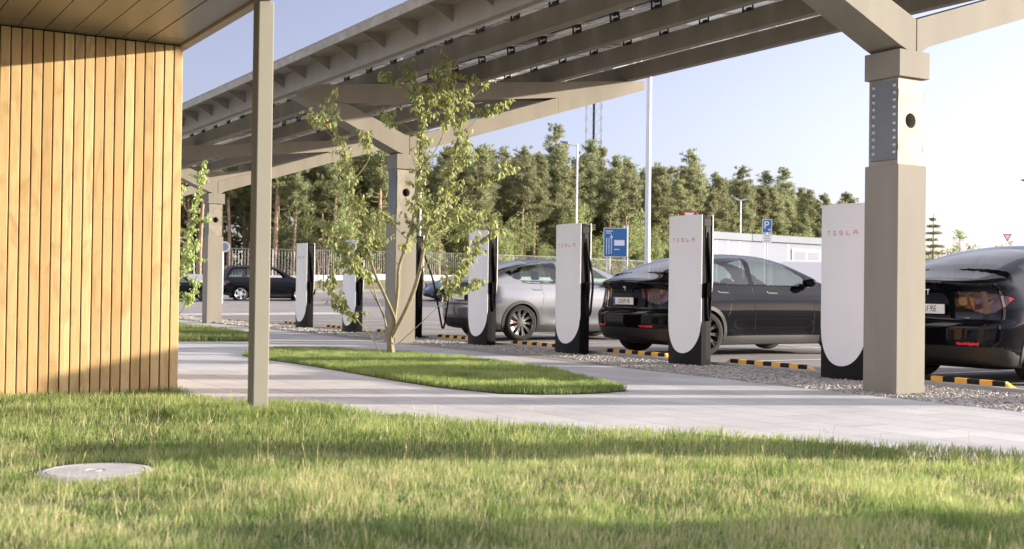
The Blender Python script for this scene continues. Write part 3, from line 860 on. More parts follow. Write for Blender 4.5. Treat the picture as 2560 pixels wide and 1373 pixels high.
# ================================================================== THE OBJECTS
# ------------------------------------------------------------------ charging stations
def bulge(y, a=0.045): return -a * (1 - (y / 0.36) ** 2)
def make_charger():
    r = empty('charging_station', (0, 0, 0))
    n = 40
    ys = [-0.35 + 0.70 * j / n for j in range(n + 1)]
    def zb(y):
        return 0.165 + 0.44 * (1 - max(0.0, 1 - abs(y / 0.35) ** 2.15) ** 0.5)
    b = MB()
    for a, c in zip(ys[:-1], ys[1:]):
        za, zc = zb(a), zb(c)
        b.face([(bulge(a), a, za), (bulge(c), c, zc), (bulge(c), c, 2.035), (bulge(a), a, 2.035)])
        b.face([(bulge(a) + .008, a, za), (bulge(a) + .008, a, 2.035), (bulge(c) + .008, c, 2.035), (bulge(c) + .008, c, zc)])
        b.face([(bulge(a), a, 2.035), (bulge(c), c, 2.035), (bulge(c) + .008, c, 2.035), (bulge(a) + .008, a, 2.035)])
        b.face([(bulge(a), a, za), (bulge(a) + .008, a, za), (bulge(c) + .008, c, zc), (bulge(c), c, zc)])
    for y in (-0.35, 0.35):
        b.face([(bulge(y), y, zb(y)), (bulge(y), y, 2.035), (bulge(y) + .008, y, 2.035), (bulge(y) + .008, y, zb(y))])
    fp = b.build('front_panel', MT['white'], r, smooth=True)
    # lettering cut as raised strokes that follow the curve of the panel
    G = {'T': [((0, .92), (1, .92)), ((.5, .66), (.5, 0))],
         'E': [((0, .92), (1, .92)), ((0, .5), (1, .5)), ((0, .08), (1, .08))],
         'S': [((0, .92), (1, .92)), ((.08, .92), (.08, .5)), ((0, .5), (1, .5)), ((.92, .5), (.92, .08)), ((0, .08), (1, .08))],
         'L': [((.08, 1), (.08, .08)), ((.0, .08), (1, .08))],
         'A': [((0, .92), (1, .92)), ((0, .55), (1, .55)), ((.08, .6), (.08, 0)), ((.92, .6), (.92, 0))]}
    b = MB(); lw, lh, st = 0.052, 0.050, 0.0075
    for i, chn in enumerate('TESLA'):
        y0 = 0.235 - i * 0.1035
        for (ax, az), (bx, bz) in G[chn]:
            if az == bz:
                for q in range(4):
                    u0_, u1_ = ax + (bx - ax) * q / 4, ax + (bx - ax) * (q + 1) / 4
                    ya, yc = y0 - u0_ * lw, y0 - u1_ * lw
                    z = 1.675 + az * lh
                    b.face([(bulge(ya) - .0016, ya, z - st / 2), (bulge(yc) - .0016, yc, z - st / 2), (bulge(yc) - .0016, yc, z + st / 2), (bulge(ya) - .0016, ya, z + st / 2)])
            else:
                y = y0 - ax * lw
                b.face([(bulge(y) - .0021, y - st / 2, 1.675 + az * lh), (bulge(y) - .0021, y + st / 2, 1.675 + az * lh), (bulge(y) - .0021, y + st / 2, 1.675 + bz * lh), (bulge(y) - .0021, y - st / 2, 1.675 + bz * lh)])
    b.build('lettering', MT['redtext'], fp)
    # black body between the two shells
    yy = [-0.342 + 0.684 * j / 16 for j in range(17)]
    b = MB(); b.prism([(bulge(y, .045) + .0085, y * 1.02) for y in yy] + [(0.085, 0.349), (0.085, -0.349)], 'z', 0, 2.028)
    b.prism([(0.086, -0.345), (0.178, -0.338), (0.178, 0.338), (0.086, 0.345)], 'z', 0, 2.02)
    b.box(0.02, 0.15, -0.348, 0.348, 0.0, 0.10)
    b.build('body', MT['blackgloss'], r)
    b = MB(); b.prism([(bulge(y, .045) + .001, y) for y in yy] + [(0.02, 0.342), (0.02, -0.342)], 'z', 0, 0.75)
    b.build('foot_cover', MT['blackmat'], r)
    b = MB()
    for a, c in zip(ys[:-1], ys[1:]):
        f = lambda y: 0.70 + 0.44 * (1 - max(0.0, 1 - abs(y / 0.35) ** 2.15) ** 0.5)
        g = lambda y: 0.182 + 0.02 * (1 - (y / .35) ** 2)
        for off, fl in ((0, 0), (.014, 1)):
            b.face([(g(a) + off, a, f(a)), (g(c) + off, c, f(c)), (g(c) + off, c, 2.035), (g(a) + off, a, 2.035)])
        b.face([(g(a), a, 2.035), (g(c), c, 2.035), (g(c) + .014, c, 2.035), (g(a) + .014, a, 2.035)])
        b.face([(g(a), a, f(a)), (g(c), c, f(c)), (g(c) + .014, c, f(c)), (g(a) + .014, a, f(a))])
    for y in (-.35, .35):
        b.face([(g(y), y, f(y)), (g(y) + .014, y, f(y)), (g(y) + .014, y, 2.035), (g(y), y, 2.035)])
    b.build('back_panel', MT['white'], r, smooth=True)
    b = MB(); b.box(0.03, 0.15, -0.353, -0.335, 1.88, 1.98); b.box(.06, .13, -.355, -.335, 1.72, 1.88)
    b.build('cable_outlet', MT['blackmat'], r, bevel=0.004)
    return r
def cable(kind):
    b = MB()
    if kind == 0:
        P = [(.10, -.345, 1.80), (.12, -.365, 1.60), (.18, -.375, 1.35), (.21, -.38, 1.10), (.19, -.38, .85), (.17, -.375, .65), (.13, -.362, .60), (.10, -.355, .72), (.09, -.352, .95)]
    elif kind == 1:
        P = [(.10, -.345, 1.80), (.11, -.355, 1.55), (.14, -.36, 1.3), (.15, -.36, 1.05), (.14, -.36, .8), (.12, -.356, .62), (.10, -.352, .72), (.09, -.350, .95)]
    elif kind == 2:      # hangs free behind the post in a long V
        P = [(.10, -.345, 1.80), (.22, -.40, 1.55), (.36, -.43, 1.15), (.46, -.44, .72), (.55, -.44, .30), (.585, -.44, .22), (.62, -.44, .30), (.70, -.42, .72), (.80, -.38, 1.15)]
    out_ = []
    for i in range(len(P) - 1):
        p0, p1, p2, p3 = [Vector(P[max(0, min(len(P) - 1, i + k))]) for k in (-1, 0, 1, 2)]
        for q in range(5):
            t = q / 5
            out_.append(0.5 * ((2 * p1) + (-p0 + p2) * t + (2 * p0 - 5 * p1 + 4 * p2 - p3) * t * t + (-p0 + 3 * p1 - 3 * p2 + p3) * t ** 3))
    out_.append(Vector(P[-1]))
    b.tube(out_, 0.019, 8)
    if kind < 2: b.box(.07, .12, -.385, -.348, .93, 1.12)
    return b
proto = make_charger()
CL = ['tall white charging post half hidden behind the big front column',
      'tall white charging post beside the black car with its foot lamps',
      'white charging post between the silver car and the black car',
      'white charging post in front of the silver car, a twig crossing it',
      'charging post mostly hidden behind the second column, cable hanging in a V',
      'white charging post seen through the leaves left of the second column',
      'farthest white charging post with the dark off-roader behind it']
CG = 'charging posts along the row of bays'
OFFL = {-3: 'charging post beyond the right edge whose shadow crosses the lowest corner of the lawn', -2: 'charging post beyond the right edge whose shadow falls over the middle of the lawn', -1: 'charging post just beyond the right edge whose shadow touches the timber wall'}
for i in range(-3, 7):
    o = proto if i == -3 else copy_tree(proto)
    o.location = (10.398, {-3: 0.05, -2: 2.7, -1: 6.95}.get(i, 9.92 + 2.875 * i), 0.0)
    tag(o, CL[i] if i >= 0 else OFFL[i], 'charger', CG)
    cable({4: 2, 2: 0, 5: 1}.get(i, 1)).build('cable', MT['rubber'], o, smooth=True)

# ------------------------------------------------------------------ wheel stops
def make_stop():
    b = MB()
    Lh = 0.86
    cuts = [-Lh]
    prof = lambda s_: [(-.075 * s_ - (1 - s_) * .0, 0)]
    def sec(y, top):
        k = 1.0
        return [(-.078, y, 0), (-.045, y, top), (.045, y, top), (.078, y, 0)]
    st = [(-.86, .012, 1), (-.72, .095, 1)]
    ys = [-.72 + i * .16 for i in range(10)]
    # stripes lie slantwise over the block
    def pt(y, x, top): return (x, y, top)
    segs = [(-.86, -.72, 1)] + [(ys[i], ys[i + 1], i % 2 == 1) for i in range(9)] + [(.72, .86, 1)]
    # yellow ends, black and yellow alternating between
    for (a, c, m_) in segs:
        ta = .012 if a == -.86 else .095; tc = .012 if c == .86 else .095
        sl = 0.05
        def q(y, t):
            s_ = 0 if abs(y) > .8 else sl
            return [(-.078, y - s_, 0.001), (-.045, y - s_ * .4, t), (.045, y + s_ * .4, t), (.078, y + s_, 0.001)]
        A, C_ = q(a, ta), q(c, tc)
        for i in range(3): b.face([A[i], C_[i], C_[i + 1], A[i + 1]], 1 if m_ else 0)
    b.face([(-.078, -.86, 0.001), (-.045, -.86, .012), (.045, -.86, .012), (.078, -.86, 0.001)], 1)
    b.face([(-.078, .86, 0.001), (-.045, .86, .012), (.045, .86, .012), (.078, .86, 0.001)], 1)
    o = b.build('wheel_stop', [MT['rubber'], MT['yellow']], None)
    return o
ws = make_stop()
WL = {-1: 'black and yellow wheel stop behind the rightmost black car', 0: 'black and yellow wheel stop in the empty bay right of the second post',
      1: 'black and yellow wheel stop behind the rear wheels of the middle black car', 2: 'black and yellow wheel stop below the near rear wheel of the silver car',
      3: 'black and yellow wheel stop behind the far side of the silver car', 4: 'black and yellow wheel stop right of the second canopy column',
      5: 'worn wheel stop next to the post seen through the leaves', 6: 'small far wheel stop left of the farthest charging post'}
for i in range(-1, 7):
    o = ws if i == -1 else ws.copy()
    if i != -1: COL.objects.link(o)
    o.location = (10.97, 11.76 + 2.868 * i, 0.0)
    tag(o, WL[i], 'wheel stop', 'wheel stops across the bays')

# ------------------------------------------------------------------ cars
def crv(pts):
    """smooth curve through points (x ascending), no overshoot"""
    X = np.array([p[0] for p in pts], float); Yv = np.array([p[1] for p in pts], float)
    h = np.diff(X); dl = np.diff(Yv) / h
    m = np.zeros(len(X)); m[0] = dl[0]; m[-1] = dl[-1]
    for i in range(1, len(X) - 1):
        if dl[i - 1] * dl[i] > 0:
            w1 = 2 * h[i] + h[i - 1]; w2 = h[i] + 2 * h[i - 1]
            m[i] = (w1 + w2) / (w1 / dl[i - 1] + w2 / dl[i])
    def f(x):
        x = np.clip(np.asarray(x, float), X[0], X[-1])
        i = np.clip(np.searchsorted(X, x, side='right') - 1, 0, len(X) - 2)
        t = (x - X[i]) / h[i]
        return (Yv[i] * (1 + 2 * t) * (1 - t) ** 2 + Yv[i + 1] * t * t * (3 - 2 * t) + h[i] * (m[i] * t * (1 - t) ** 2 + m[i + 1] * t * t * (t - 1)))
    return f
SUVY = dict(L=4.75, wmax=0.96, axr=0.95, axf=3.84, arch=0.385, wr=0.355, belt=1.10,
    top=[(-.2, 1.165), (.05, 1.17), (.15, 1.19), (.3, 1.245), (.6, 1.38), (.9, 1.49), (1.2, 1.565), (1.6, 1.61), (2.0, 1.624), (2.4, 1.612), (2.8, 1.54), (3.2, 1.375), (3.5, 1.225), (3.75, 1.09), (4.0, 1.03), (4.3, .96), (4.5, .88), (4.64, .77), (4.72, .62), (4.78, .45)],
    rear=[(.1, .30), (.2, .14), (.30, .06), (.40, .02), (.5, .0), (.62, .0), (.69, .03), (.73, .075), (.95, .105), (1.05, .09), (1.12, .035), (1.17, .02), (1.7, .02)],
    front=[(.1, 4.55), (.25, 4.68), (.4, 4.74), (.55, 4.75), (.7, 4.74), (1.7, 4.73)],
    bot=[(-.1, .35), (.15, .26), (.6, .19), (1.2, .17), (3.5, .17), (4.4, .19), (4.75, .28)],
    side=[(.1, .86), (.2, .91), (.35, .955), (.5, .975), (.68, .995), (.82, .992), (.95, .965), (1.10, .915)], tum=0.20, tn=8, Lr=.5, Lf=.95,
    win=[[(.66, 1.33), (.80, 1.215), (1.06, 1.145), (1.86, 1.125), (1.84, 1.545), (1.5, 1.515), (1.1, 1.455)], [(1.97, 1.122), (3.10, 1.112), (3.06, 1.25), (2.73, 1.435), (2.37, 1.525), (1.95, 1.55)]],
    rearglass=(.20, 1.22), wind=(2.72, 3.74), roof=(1.25, 2.68), trim=.31, reartrim=.43)
def W_of(P, x, z, F):
    dr = x - F['rear'](z); df = F['front'](z) - x
    nr, mr_ = P.get('nr', 3.0), P.get('mr', 3.0)
    pr = np.maximum(0, 1 - (1 - np.clip(dr / P['Lr'], 0, 1)) ** nr) ** (1 / mr_)
    pf = np.maximum(0, 1 - (1 - np.clip(df / P['Lf'], 0, 1)) ** 2.6) ** (1 / 2.6)
    zc = F['top'](x)
    zb = np.minimum(P['belt'], zc - 0.10)
    base = P['wmax'] * pr * pf
    sd_ = F['side'](np.minimum(z, zb))
    # haunches over the wheels, hollow doors
    fl = 0.014 * (np.exp(-((x - P['axr']) / .5) ** 2) + np.exp(-((x - P['axf']) / .45) ** 2)) * np.exp(-((z - .72) / .2) ** 2)
    tk = -0.022 * np.exp(-((z - .42) / .13) ** 2) * np.clip((x - 1.45) / .3, 0, 1) * np.clip((3.35 - x) / .3, 0, 1)
    t = np.clip((z - zb) / (zc - zb), 0, 1)
    up = (1 - P['tum'] * t * np.clip((zc - zb) / .45, 0.2, 1)) * np.maximum(0, 1 - t ** np.where(zc - zb > .2, P['tn'], 4)) ** 0.5
    w = (base * sd_ + (fl + tk) * pr * pf) * np.where(z > zb, up, 1)
    w = np.where((z > zc) | (z < F['bot'](x)) | (dr < 0) | (df < 0), -1, w)
    return w, t, zb, base * sd_
def build_car(P, paint, step, name, rimmat, label, group, loc, rz, caliper=None, detail=2, seats=True):
    root = empty(name, loc, rz, label, 'car', group)
    F = {k: crv(P[k]) for k in ('top', 'rear', 'front', 'bot', 'side')}
    zs = 0.62
    xa, xb = 0.75, P['L'] - .75
    nst = int((xb - xa) / step); nf = int(1.15 / step / 1.3); nv = int(2.6 / step)
    sx, ang = [], []
    for a in np.linspace(math.pi / 2, 0, nf, endpoint=False): sx.append(xa); ang.append(-a)
    for x in np.linspace(xa, xb, nst): sx.append(x); ang.append(0)
    for a in np.linspace(0, math.pi / 2, nf + 1)[1:]: sx.append(xb); ang.append(a)
    sx = np.array(sx)[:, None]; ang = np.array(ang)[:, None]
    v = np.linspace(-math.pi / 2, math.pi / 2, nv)[None, :]
    dx = np.sin(ang) + 0 * v; dy = np.cos(ang) * np.cos(v); dz = np.cos(ang) * np.sin(v)
    lo = np.zeros(dx.shape); hi = np.full(dx.shape, 2.6)
    for it in range(26):
        mid = (lo + hi) / 2
        w, *_ = W_of(P, sx + dx * mid, zs + dz * mid, F)
        ins = (dy * mid) <= w
        ins &= w >= 0
        lo = np.where(ins, mid, lo); hi = np.where(ins, hi, mid)
    X = sx + dx * lo; Y = dy * lo; Z = zs + dz * lo
    nu = X.shape[0]
    idx = np.arange(nu * nv).reshape(nu, nv)
    V = np.stack([X, Y, Z], -1).reshape(-1, 3)
    # left and right halves
    V2 = V.copy(); V2[:, 1] *= -1
    Q = np.stack([idx[:-1, :-1], idx[1:, :-1], idx[1:, 1:], idx[:-1, 1:]], -1).reshape(-1, 4)
    C_ = V[Q].mean(1); cx, cy, cz = C_.T
    w, t, zb, bs = W_of(P, cx, cz, F)
    e1 = V[Q[:, 2]] - V[Q[:, 0]]; e2 = V[Q[:, 3]] - V[Q[:, 1]]
    nn = np.cross(e1, e2); nn /= np.linalg.norm(nn, axis=1)[:, None] + 1e-9
    zc = F['top'](cx); zbb = np.minimum(P['belt'], zc - .1)
    yr = bs * (1 - P['tum'] * t); ratio = cy / np.maximum(yr, .05)
    cls = np.zeros(len(Q), int)                         # 0 paint
    low = (cz < P['trim']) | ((cx < .55) & (cz < P['reartrim'] - .12 * np.clip((cx - .25) / .3, 0, 1)))
    cls[low] = 1
    for k, poly in enumerate(P['win']):
        s_ = inpoly(cx, cz, poly) & (cy > .4); cls[s_] = 2 + k
    g0, g1 = P['wind']; s_ = (cx > g0) & (cx < g1) & (cz > zbb + .0) & (cy < .84 * yr) & (nn[:, 2] ** 2 > .2) & (cz > .95); cls[s_] = 5
    g0, g1 = P['rearglass']; s_ = (cx > g0) & (cx < g1) & (cz > 1.1) & (cy < .80 * bs * (1 - .5 * P['tum'])) & (cz > zbb + .01) & (np.abs(nn[:, 1]) < .75); cls[s_] = 6
    g0, g1 = P['roof']; s_ = (cx > g0) & (cx < g1) & (cz > 1.3) & (cy < .84 * yr) & (np.abs(nn[:, 2]) > .5); cls[s_] = 7
    # tail lamps wrap round the rear corners; head lamps likewise
    tl = (cx < .62) & (cy > .40) & (cz > .80 + .10 * np.clip((.68 - cy) / .28, 0, 1)) & (cz < 1.035 - .0 * cx) & (cz < 1.035 - .12 * np.clip((cx - .18) / .44, 0, 1) + .0) & (cz > .80 + .34 * np.clip((cx - .20) / .42, 0, 1))
    cls[tl & (cls == 0)] = 8
    cls[tl & (cx > .36) & (cls == 8)] = 11
    hl = (cx > P['L'] - .62) & (cy > .42) & (cz > .66) & (cz < .80)
    cls[hl & (cls == 0)] = 9
    rf = (cx < .45) & (cy > .45) & (cy < .70) & (cz > .445) & (cz < .472)
    cls[rf] = 10
    arch = ((cy > .5) & (((cx - P['axr']) ** 2 + (cz - P['wr']) ** 2 < P['arch'] ** 2) | ((cx - P['axf']) ** 2 + (cz - P['wr']) ** 2 < P['arch'] ** 2)))
    keep = ~arch
    nV = len(V)
    names = {0: ('body', paint), 1: ('lower_trim', MT['plastic']), 2: ('side_window', MT['glass']), 3: ('side_window', MT['glass']), 5: ('windscreen', MT['glass']), 6: ('rear_window', MT['glassdk']), 7: ('glass_roof', MT['roofglass']), 8: ('tail_lamp', MT['smoke']), 9: ('headlamp', MT['chrome']), 10: ('reflector', MT['redhot']), 11: ('tail_lamp', MT['redhot'])}
    both = {0, 1, 5, 6, 7}
    for k, (nm, mt_) in names.items():
        f = Q[keep & (cls == k)]
        if len(f) == 0: continue
        def mk(fc, vv):
            u, inv = np.unique(fc, return_inverse=True)
            return npmesh(nm, vv[u], inv.reshape(fc.shape), mt_, root)
        if k in both:
            o = mk(np.concatenate([f, f[:, ::-1] + nV]), np.concatenate([V, V2]))
            if k == 0 and detail > 0: body = o
        else: mk(f, V); mk(f[:, ::-1], V2)
    for o in [q for q in COL.objects if q.parent == root and q.type == 'MESH']:
        bm = bmesh.new(); bm.from_mesh(o.data); bmesh.ops.remove_doubles(bm, verts=bm.verts, dist=1e-5)
        bm.to_mesh(o.data); bm.free()
    surf = lambda x, z: float(W_of(P, np.array([x]), np.array([z]), F)[0][0])
    # wheels, liners and arch trims
    for ax in (P['axr'], P['axf']):
        for s_ in (-1, 1):
            b = MB(); n = 28; ra = P['arch'] + .004
            for j in range(n):
                t0_ = math.pi * (-.06 + 1.12 * j / n); t1_ = math.pi * (-.06 + 1.12 * (j + 1) / n)
                p = [(ax + ra * math.cos(q), P['wr'] + ra * math.sin(q)) for q in (t0_, t1_)]
                b.face([(p[0][0], s_ * .5, p[0][1]), (p[1][0], s_ * .5, p[1][1]), (p[1][0], s_ * .90, p[1][1]), (p[0][0], s_ * .90, p[0][1])])
                b.face([(ax, s_ * .5, P['wr']), (p[0][0], s_ * .5, p[0][1]), (p[1][0], s_ * .5, p[1][1])])
            b.build('wheel_well', MT['blackmat'], root)
            if detail > 0:
                b = MB(); n = 36
                for j in range(n):
                    q_ = []
                    for t_ in (math.pi * (-.09 + 1.18 * j / n), math.pi * (-.09 + 1.18 * (j + 1) / n)):
                        for rr, off in ((P['arch'] - .012, -.03), (P['arch'] - .012, .009), (P['arch'] + .045, .009), (P['arch'] + .05, -.004)):
                            x_, z_ = ax + rr * math.cos(t_), P['wr'] + rr * math.sin(t_)
                            q_.append((x_, s_ * (max(surf(x_, max(z_, .22)), .8) + off), z_))
                    for k in range(3): b.face([q_[k], q_[k + 4], q_[k + 5], q_[k + 1]])
                b.build('arch_trim', MT['plastic'], root, smooth=True)
            wheel(P, root, ax, s_, rimmat, caliper, detail)
    if detail == 2:
        # registration plate
        pl = MB(); pl.box(.055, .068, -.262, .262, .785, .897); pf_ = pl.build('plate_holder', MT['ink'], root)
        b = MB(); b.box(.049, .0545, -.26, .26, .787, .895); b.face([(.0485, .258, .79), (.0485, .214, .79), (.0485, .214, .892), (.0485, .258, .892)], 1)
        pl = b.build('registration_plate', [MT['plate'], MT['plateblue']], root)
        text('plate_text', P.get('plate', ''), .098, MT['ink'], pl, (.0482, -.02, .840), (math.radians(90), 0, math.radians(-90)), .62)
        # small emblem and badge on the tailgate
        b = MB(); b.box(.068, .074, -.035, .035, 1.055, 1.066); b.prism([(-.008, 1.053), (.008, 1.053), (.003, 1.0), (-.003, 1.0)], 'x', .082, .088)
        b.build('emblem', MT['chrome'], root)
        text('badge', 'DUAL MOTOR', .022, MT['chrome'], root, (.088, -.50, .745), (math.radians(90), 0, math.radians(-90)), 1.0)
        # tail lamp inner red band
        # door mirrors, handles, shut lines
        for s_ in (-1, 1):
            b = MB(); n = 14
            yb = surf(2.98, 1.10)
            for j in range(n + 1):
                pass
            V_ = []; Fq = []
            nu_, nv_ = 12, 16
            for i_ in range(nu_ + 1):
                a_ = math.pi * i_ / nu_
                for j_ in range(nv_):
                    c_ = 2 * math.pi * j_ / nv_
                    V_.append((3.02 + .085 * math.cos(a_) * 1.0 + .03 * (1 if math.sin(a_) > .5 else 0), s_ * (yb + .135 + .125 * math.sin(a_) * math.cos(c_)), 1.175 + .075 * math.sin(a_) * math.sin(c_)))
            for i_ in range(nu_):
                for j_ in range(nv_):
                    Fq.append((i_ * nv_ + j_, i_ * nv_ + (j_ + 1) % nv_, (i_ + 1) * nv_ + (j_ + 1) % nv_, (i_ + 1) * nv_ + j_))
            m_ = npmesh('door_mirror', V_, Fq, paint, root)
            b.prism([(2.96, 1.09), (3.10, 1.09), (3.06, 1.15), (2.98, 1.15)], 'y', s_ * (yb - .03), s_ * (yb + .09)); b.build('mirror_foot', MT['blackmat'], m_)
            for hx in (1.20, 2.22):
                b = MB(); yh = surf(hx + .1, 1.0) + .003
                b.face([(hx, s_ * (surf(hx, 1.012) + .004), 1.022), (hx + .05, s_ * (surf(hx, 1.0) + .004), .998), (hx + .05, s_ * (surf(hx, 1.0) + .004), .985), (hx - .01, s_ * (surf(hx, 1.0) + .004), 1.012)])
                b.face([(hx + .04, s_ * (yh + .002), 1.004), (hx + .22, s_ * (yh + .002), 1.0), (hx + .22, s_ * (yh + .002), .985), (hx + .04, s_ * (yh + .002), .984)])
                b.build('door_handle', MT['steeldk'], root)
            b = MB()
            def seam(pts, rr=.0035):
                L_ = []
                for (x0_, z0_), (x1_, z1_) in zip(pts[:-1], pts[1:]):
                    for q in range(8):
                        x_ = x0_ + (x1_ - x0_) * q / 8; z_ = z0_ + (z1_ - z0_) * q / 8
                        L_.append((x_, s_ * (surf(x_, z_) - .0008), z_))
                b.tube(L_, rr, 4)
            seam([(1.92, 1.08), (1.93, .8), (1.98, .40), (2.0, .30)])
            seam([(1.40, 1.12), (1.46, .9), (1.42, .70), (1.36, .60)])
            seam([(3.16, 1.07), (3.22, .8), (3.24, .40), (3.22, .30)])
            seam([(1.5, .335), (2.4, .33), (3.25, .335)])
            b.build('door_seams', MT['ink'], root)
            # window surround line along the belt
            b = MB(); L_ = []
            for q in range(41):
                x_ = 1.0 + 2.1 * q / 40; z_ = 1.118 - .008 * (q / 40) + max(0, (1.3 - x_)) ** 2 * .25
                L_.append((x_, s_ * (surf(x_, z_) + .001), z_))
            b.tube(L_, .006, 5); b.build('window_trim', MT['blackmat'], root)
        # tailgate shut line and rear shelf lip
        b = MB()
        def rseam(zz, y0_, y1_, rr=.004):
            L_ = []
            for q in range(25):
                y_ = y0_ + (y1_ - y0_) * q / 24
                xx = np.linspace(-.02, .9, 300); ww = W_of(P, xx, np.full(300, zz), F)[0]
                k_ = np.argmax(ww >= abs(y_)); L_.append((xx[k_] + .001, y_, zz))
            b.tube(L_, rr, 4)
        rseam(.70, -.72, .72); rseam(.445, -.80, .80, .003)
        b.build('tailgate_seam', MT['ink'], root)
    if seats:
        for sx_, n_ in ((2.25, 2), (1.35, 3)):
            for j in range(n_):
                y_ = (-.38 + .76 * j / (n_ - 1))
                b = MB(); b.prism([(sx_ - .08, .55), (sx_ + .5, .55), (sx_ + .5, .66), (sx_ + .08, .68), (sx_ - .10, 1.18), (sx_ - .2, 1.17)], 'y', y_ - .23, y_ + .23)
                b.prism([(sx_ - .23, 1.2), (sx_ - .12, 1.2), (sx_ - .14, 1.38), (sx_ - .23, 1.38)], 'y', y_ - .12, y_ + .12)
                b.build('seat', MT['seat'], root, bevel=.04)
        b = MB(); b.prism([(3.0, .6), (3.6, .6), (3.55, 1.02), (3.1, 1.06)], 'y', -.74, .74); b.build('dashboard', MT['headliner'], root)
    b = MB(); b.box(.5, P['L'] - .5, -.62, .62, .165, .5); b.build('underbody', MT['blackmat'], root)
    return root
def wheel(P, root, ax, s_, rimmat, caliper, detail):
    R = P['wr']; yo = P['wmax'] - .015
    w = empty('wheel', (ax, s_ * (yo - .115), R)); w.parent = root
    b = MB()
    b.lathe([(.262, -.115), (.30, -.122), (.335, -.110), (R - .003, -.085), (R, -.05), (R, .05), (R - .003, .085), (.335, .110), (.30, .122), (.262, .115)], 48 if detail > 0 else 20, 'y')
    b.build('tyre', MT['rubber'], w, smooth=True)
    b = MB(); d = s_
    b.lathe([(.266, .113 * d), (.258, .118 * d), (.250, .110 * d), (.245, -.08 * d)], 48 if detail > 0 else 20, 'y')
    b.lathe([(0, .098 * d), (.045, .098 * d), (.055, .090 * d), (.055, .03 * d)], 20, 'y')
    ns = 10 if detail > 0 else 5
    for k in range(ns):
        t0_ = 2 * math.pi * k / ns
        tw = .20 * d
        for sub, (wa, wb, dt) in enumerate(((.020, .013, 0.0), (.016, .009, .20)) if detail > 0 else ((.05, .04, 0),)):
            pts = []
            for rr, y_, ww in ((.045, .094, wa), (.12, .088, (wa + wb) / 2), (.19, .092, wb), (.255, .112, wb * 1.3)):
                a_ = t0_ + tw * (rr / .255) + dt * ((rr - .045) / .21)
                pts.append((rr * math.cos(a_), rr * math.sin(a_), y_ * d, ww, a_))
            for p, q in zip(pts[:-1], pts[1:]):
                def corner(c, sgn): return (c[0] - math.sin(c[4]) * c[3] * sgn, c[2], c[1] + math.cos(c[4]) * c[3] * sgn)
                b.face([corner(p, -1), corner(q, -1), corner(q, 1), corner(p, 1)])
                for sg in (-1, 1):
                    u_, v_ = corner(p, sg), corner(q, sg)
                    b.face([u_, v_, (v_[0], v_[1] - .03 * d, v_[2]), (u_[0], u_[1] - .03 * d, u_[2])])
    b.build('rim', rimmat, w)
    b = MB(); b.lathe([(0, .0), (.17, .0), (.17, -.03 * d), (0, -.03 * d)], 28, 'y'); b.lathe([(.26, -.06 * d), (0, -.06 * d)], 28, 'y', mi=1)
    b.build('brake_disc', [MT['grey'], MT['blackmat']], w)
    if caliper:
        b = MB(); n = 6
        for k in range(n):
            a0, a1 = math.pi - .45 + .9 * k / n, math.pi - .45 + .9 * (k + 1) / n
            for y_ in (.035 * d,):
                b.face([(.10 * math.cos(a0), y_, .10 * math.sin(a0)), (.19 * math.cos(a0), y_, .19 * math.sin(a0)), (.19 * math.cos(a1), y_, .19 * math.sin(a1)), (.10 * math.cos(a1), y_, .10 * math.sin(a1))])
        b.build('brake_caliper', caliper, w)

P = dict(SUVY); P['plate'] = ''
P['plate'] = 'LOS:EM 10E'
blk = build_car(P, MT['black'], .014, 'parked_car', MT['rimdk'], 'glossy black car with a clear side window beside the second charging post', 'electric cars in the charging bays', (11.15, 15.30, 0), 0)
P['plate'] = 'LOS:F 95E'
blk2 = build_car(P, MT['black'], .014, 'parked_car', MT['rimdk'], 'black car cut by the right edge of the frame, behind the big front column', 'electric cars in the charging bays', (11.15, 9.42, 0), 0)
P['plate'] = 'LOS:AB 12E'
P['plate'] = ''
sil = build_car(P, MT['silver'], .014, 'parked_car', MT['rim'], 'silver car with multi-spoke wheels and red brake calipers, parked between two charging posts', 'electric cars in the charging bays', (11.15, 20.78, 0), 0, caliper=MT['caliper'])

# cars further off
ML = dict(L=4.78, wmax=.96, axr=.98, axf=3.9, arch=.41, wr=.37, belt=1.16, nr=4.0, mr=4.0,
    top=[(-.2, 1.70), (.05, 1.70), (.2, 1.74), (.6, 1.80), (1.4, 1.82), (2.2, 1.80), (2.7, 1.74), (3.1, 1.55), (3.6, 1.24), (3.8, 1.19), (4.3, 1.13), (4.6, 1.02), (4.72, .8), (4.8, .5)],
    rear=[(.1, .25), (.3, .08), (.5, .0), (.75, .0), (.85, .08), (1.1, .12), (1.3, .18), (1.55, .32), (1.72, .45), (1.9, .5)],
    front=[(.1, 4.6), (.3, 4.72), (.6, 4.78), (2.0, 4.78)], bot=[(-.1, .42), (.4, .28), (1.2, .24), (4.0, .24), (4.78, .35)],
    side=[(.2, .90), (.4, .96), (.7, 1.0), (.9, .99), (1.16, .94)], tum=.17, tn=10, Lr=.45, Lf=.8,
    win=[[(.42, 1.22), (1.2, 1.22), (1.2, 1.60), (.62, 1.60)], [(1.28, 1.21), (2.02, 1.20), (2.02, 1.66), (1.28, 1.64)], [(2.1, 1.20), (3.22, 1.19), (2.9, 1.50), (2.66, 1.62), (2.1, 1.66)]],
    rearglass=(.1, .1), wind=(2.75, 3.62), roof=(0, 0), trim=.38, reartrim=.45)
SD = dict(SUVY)
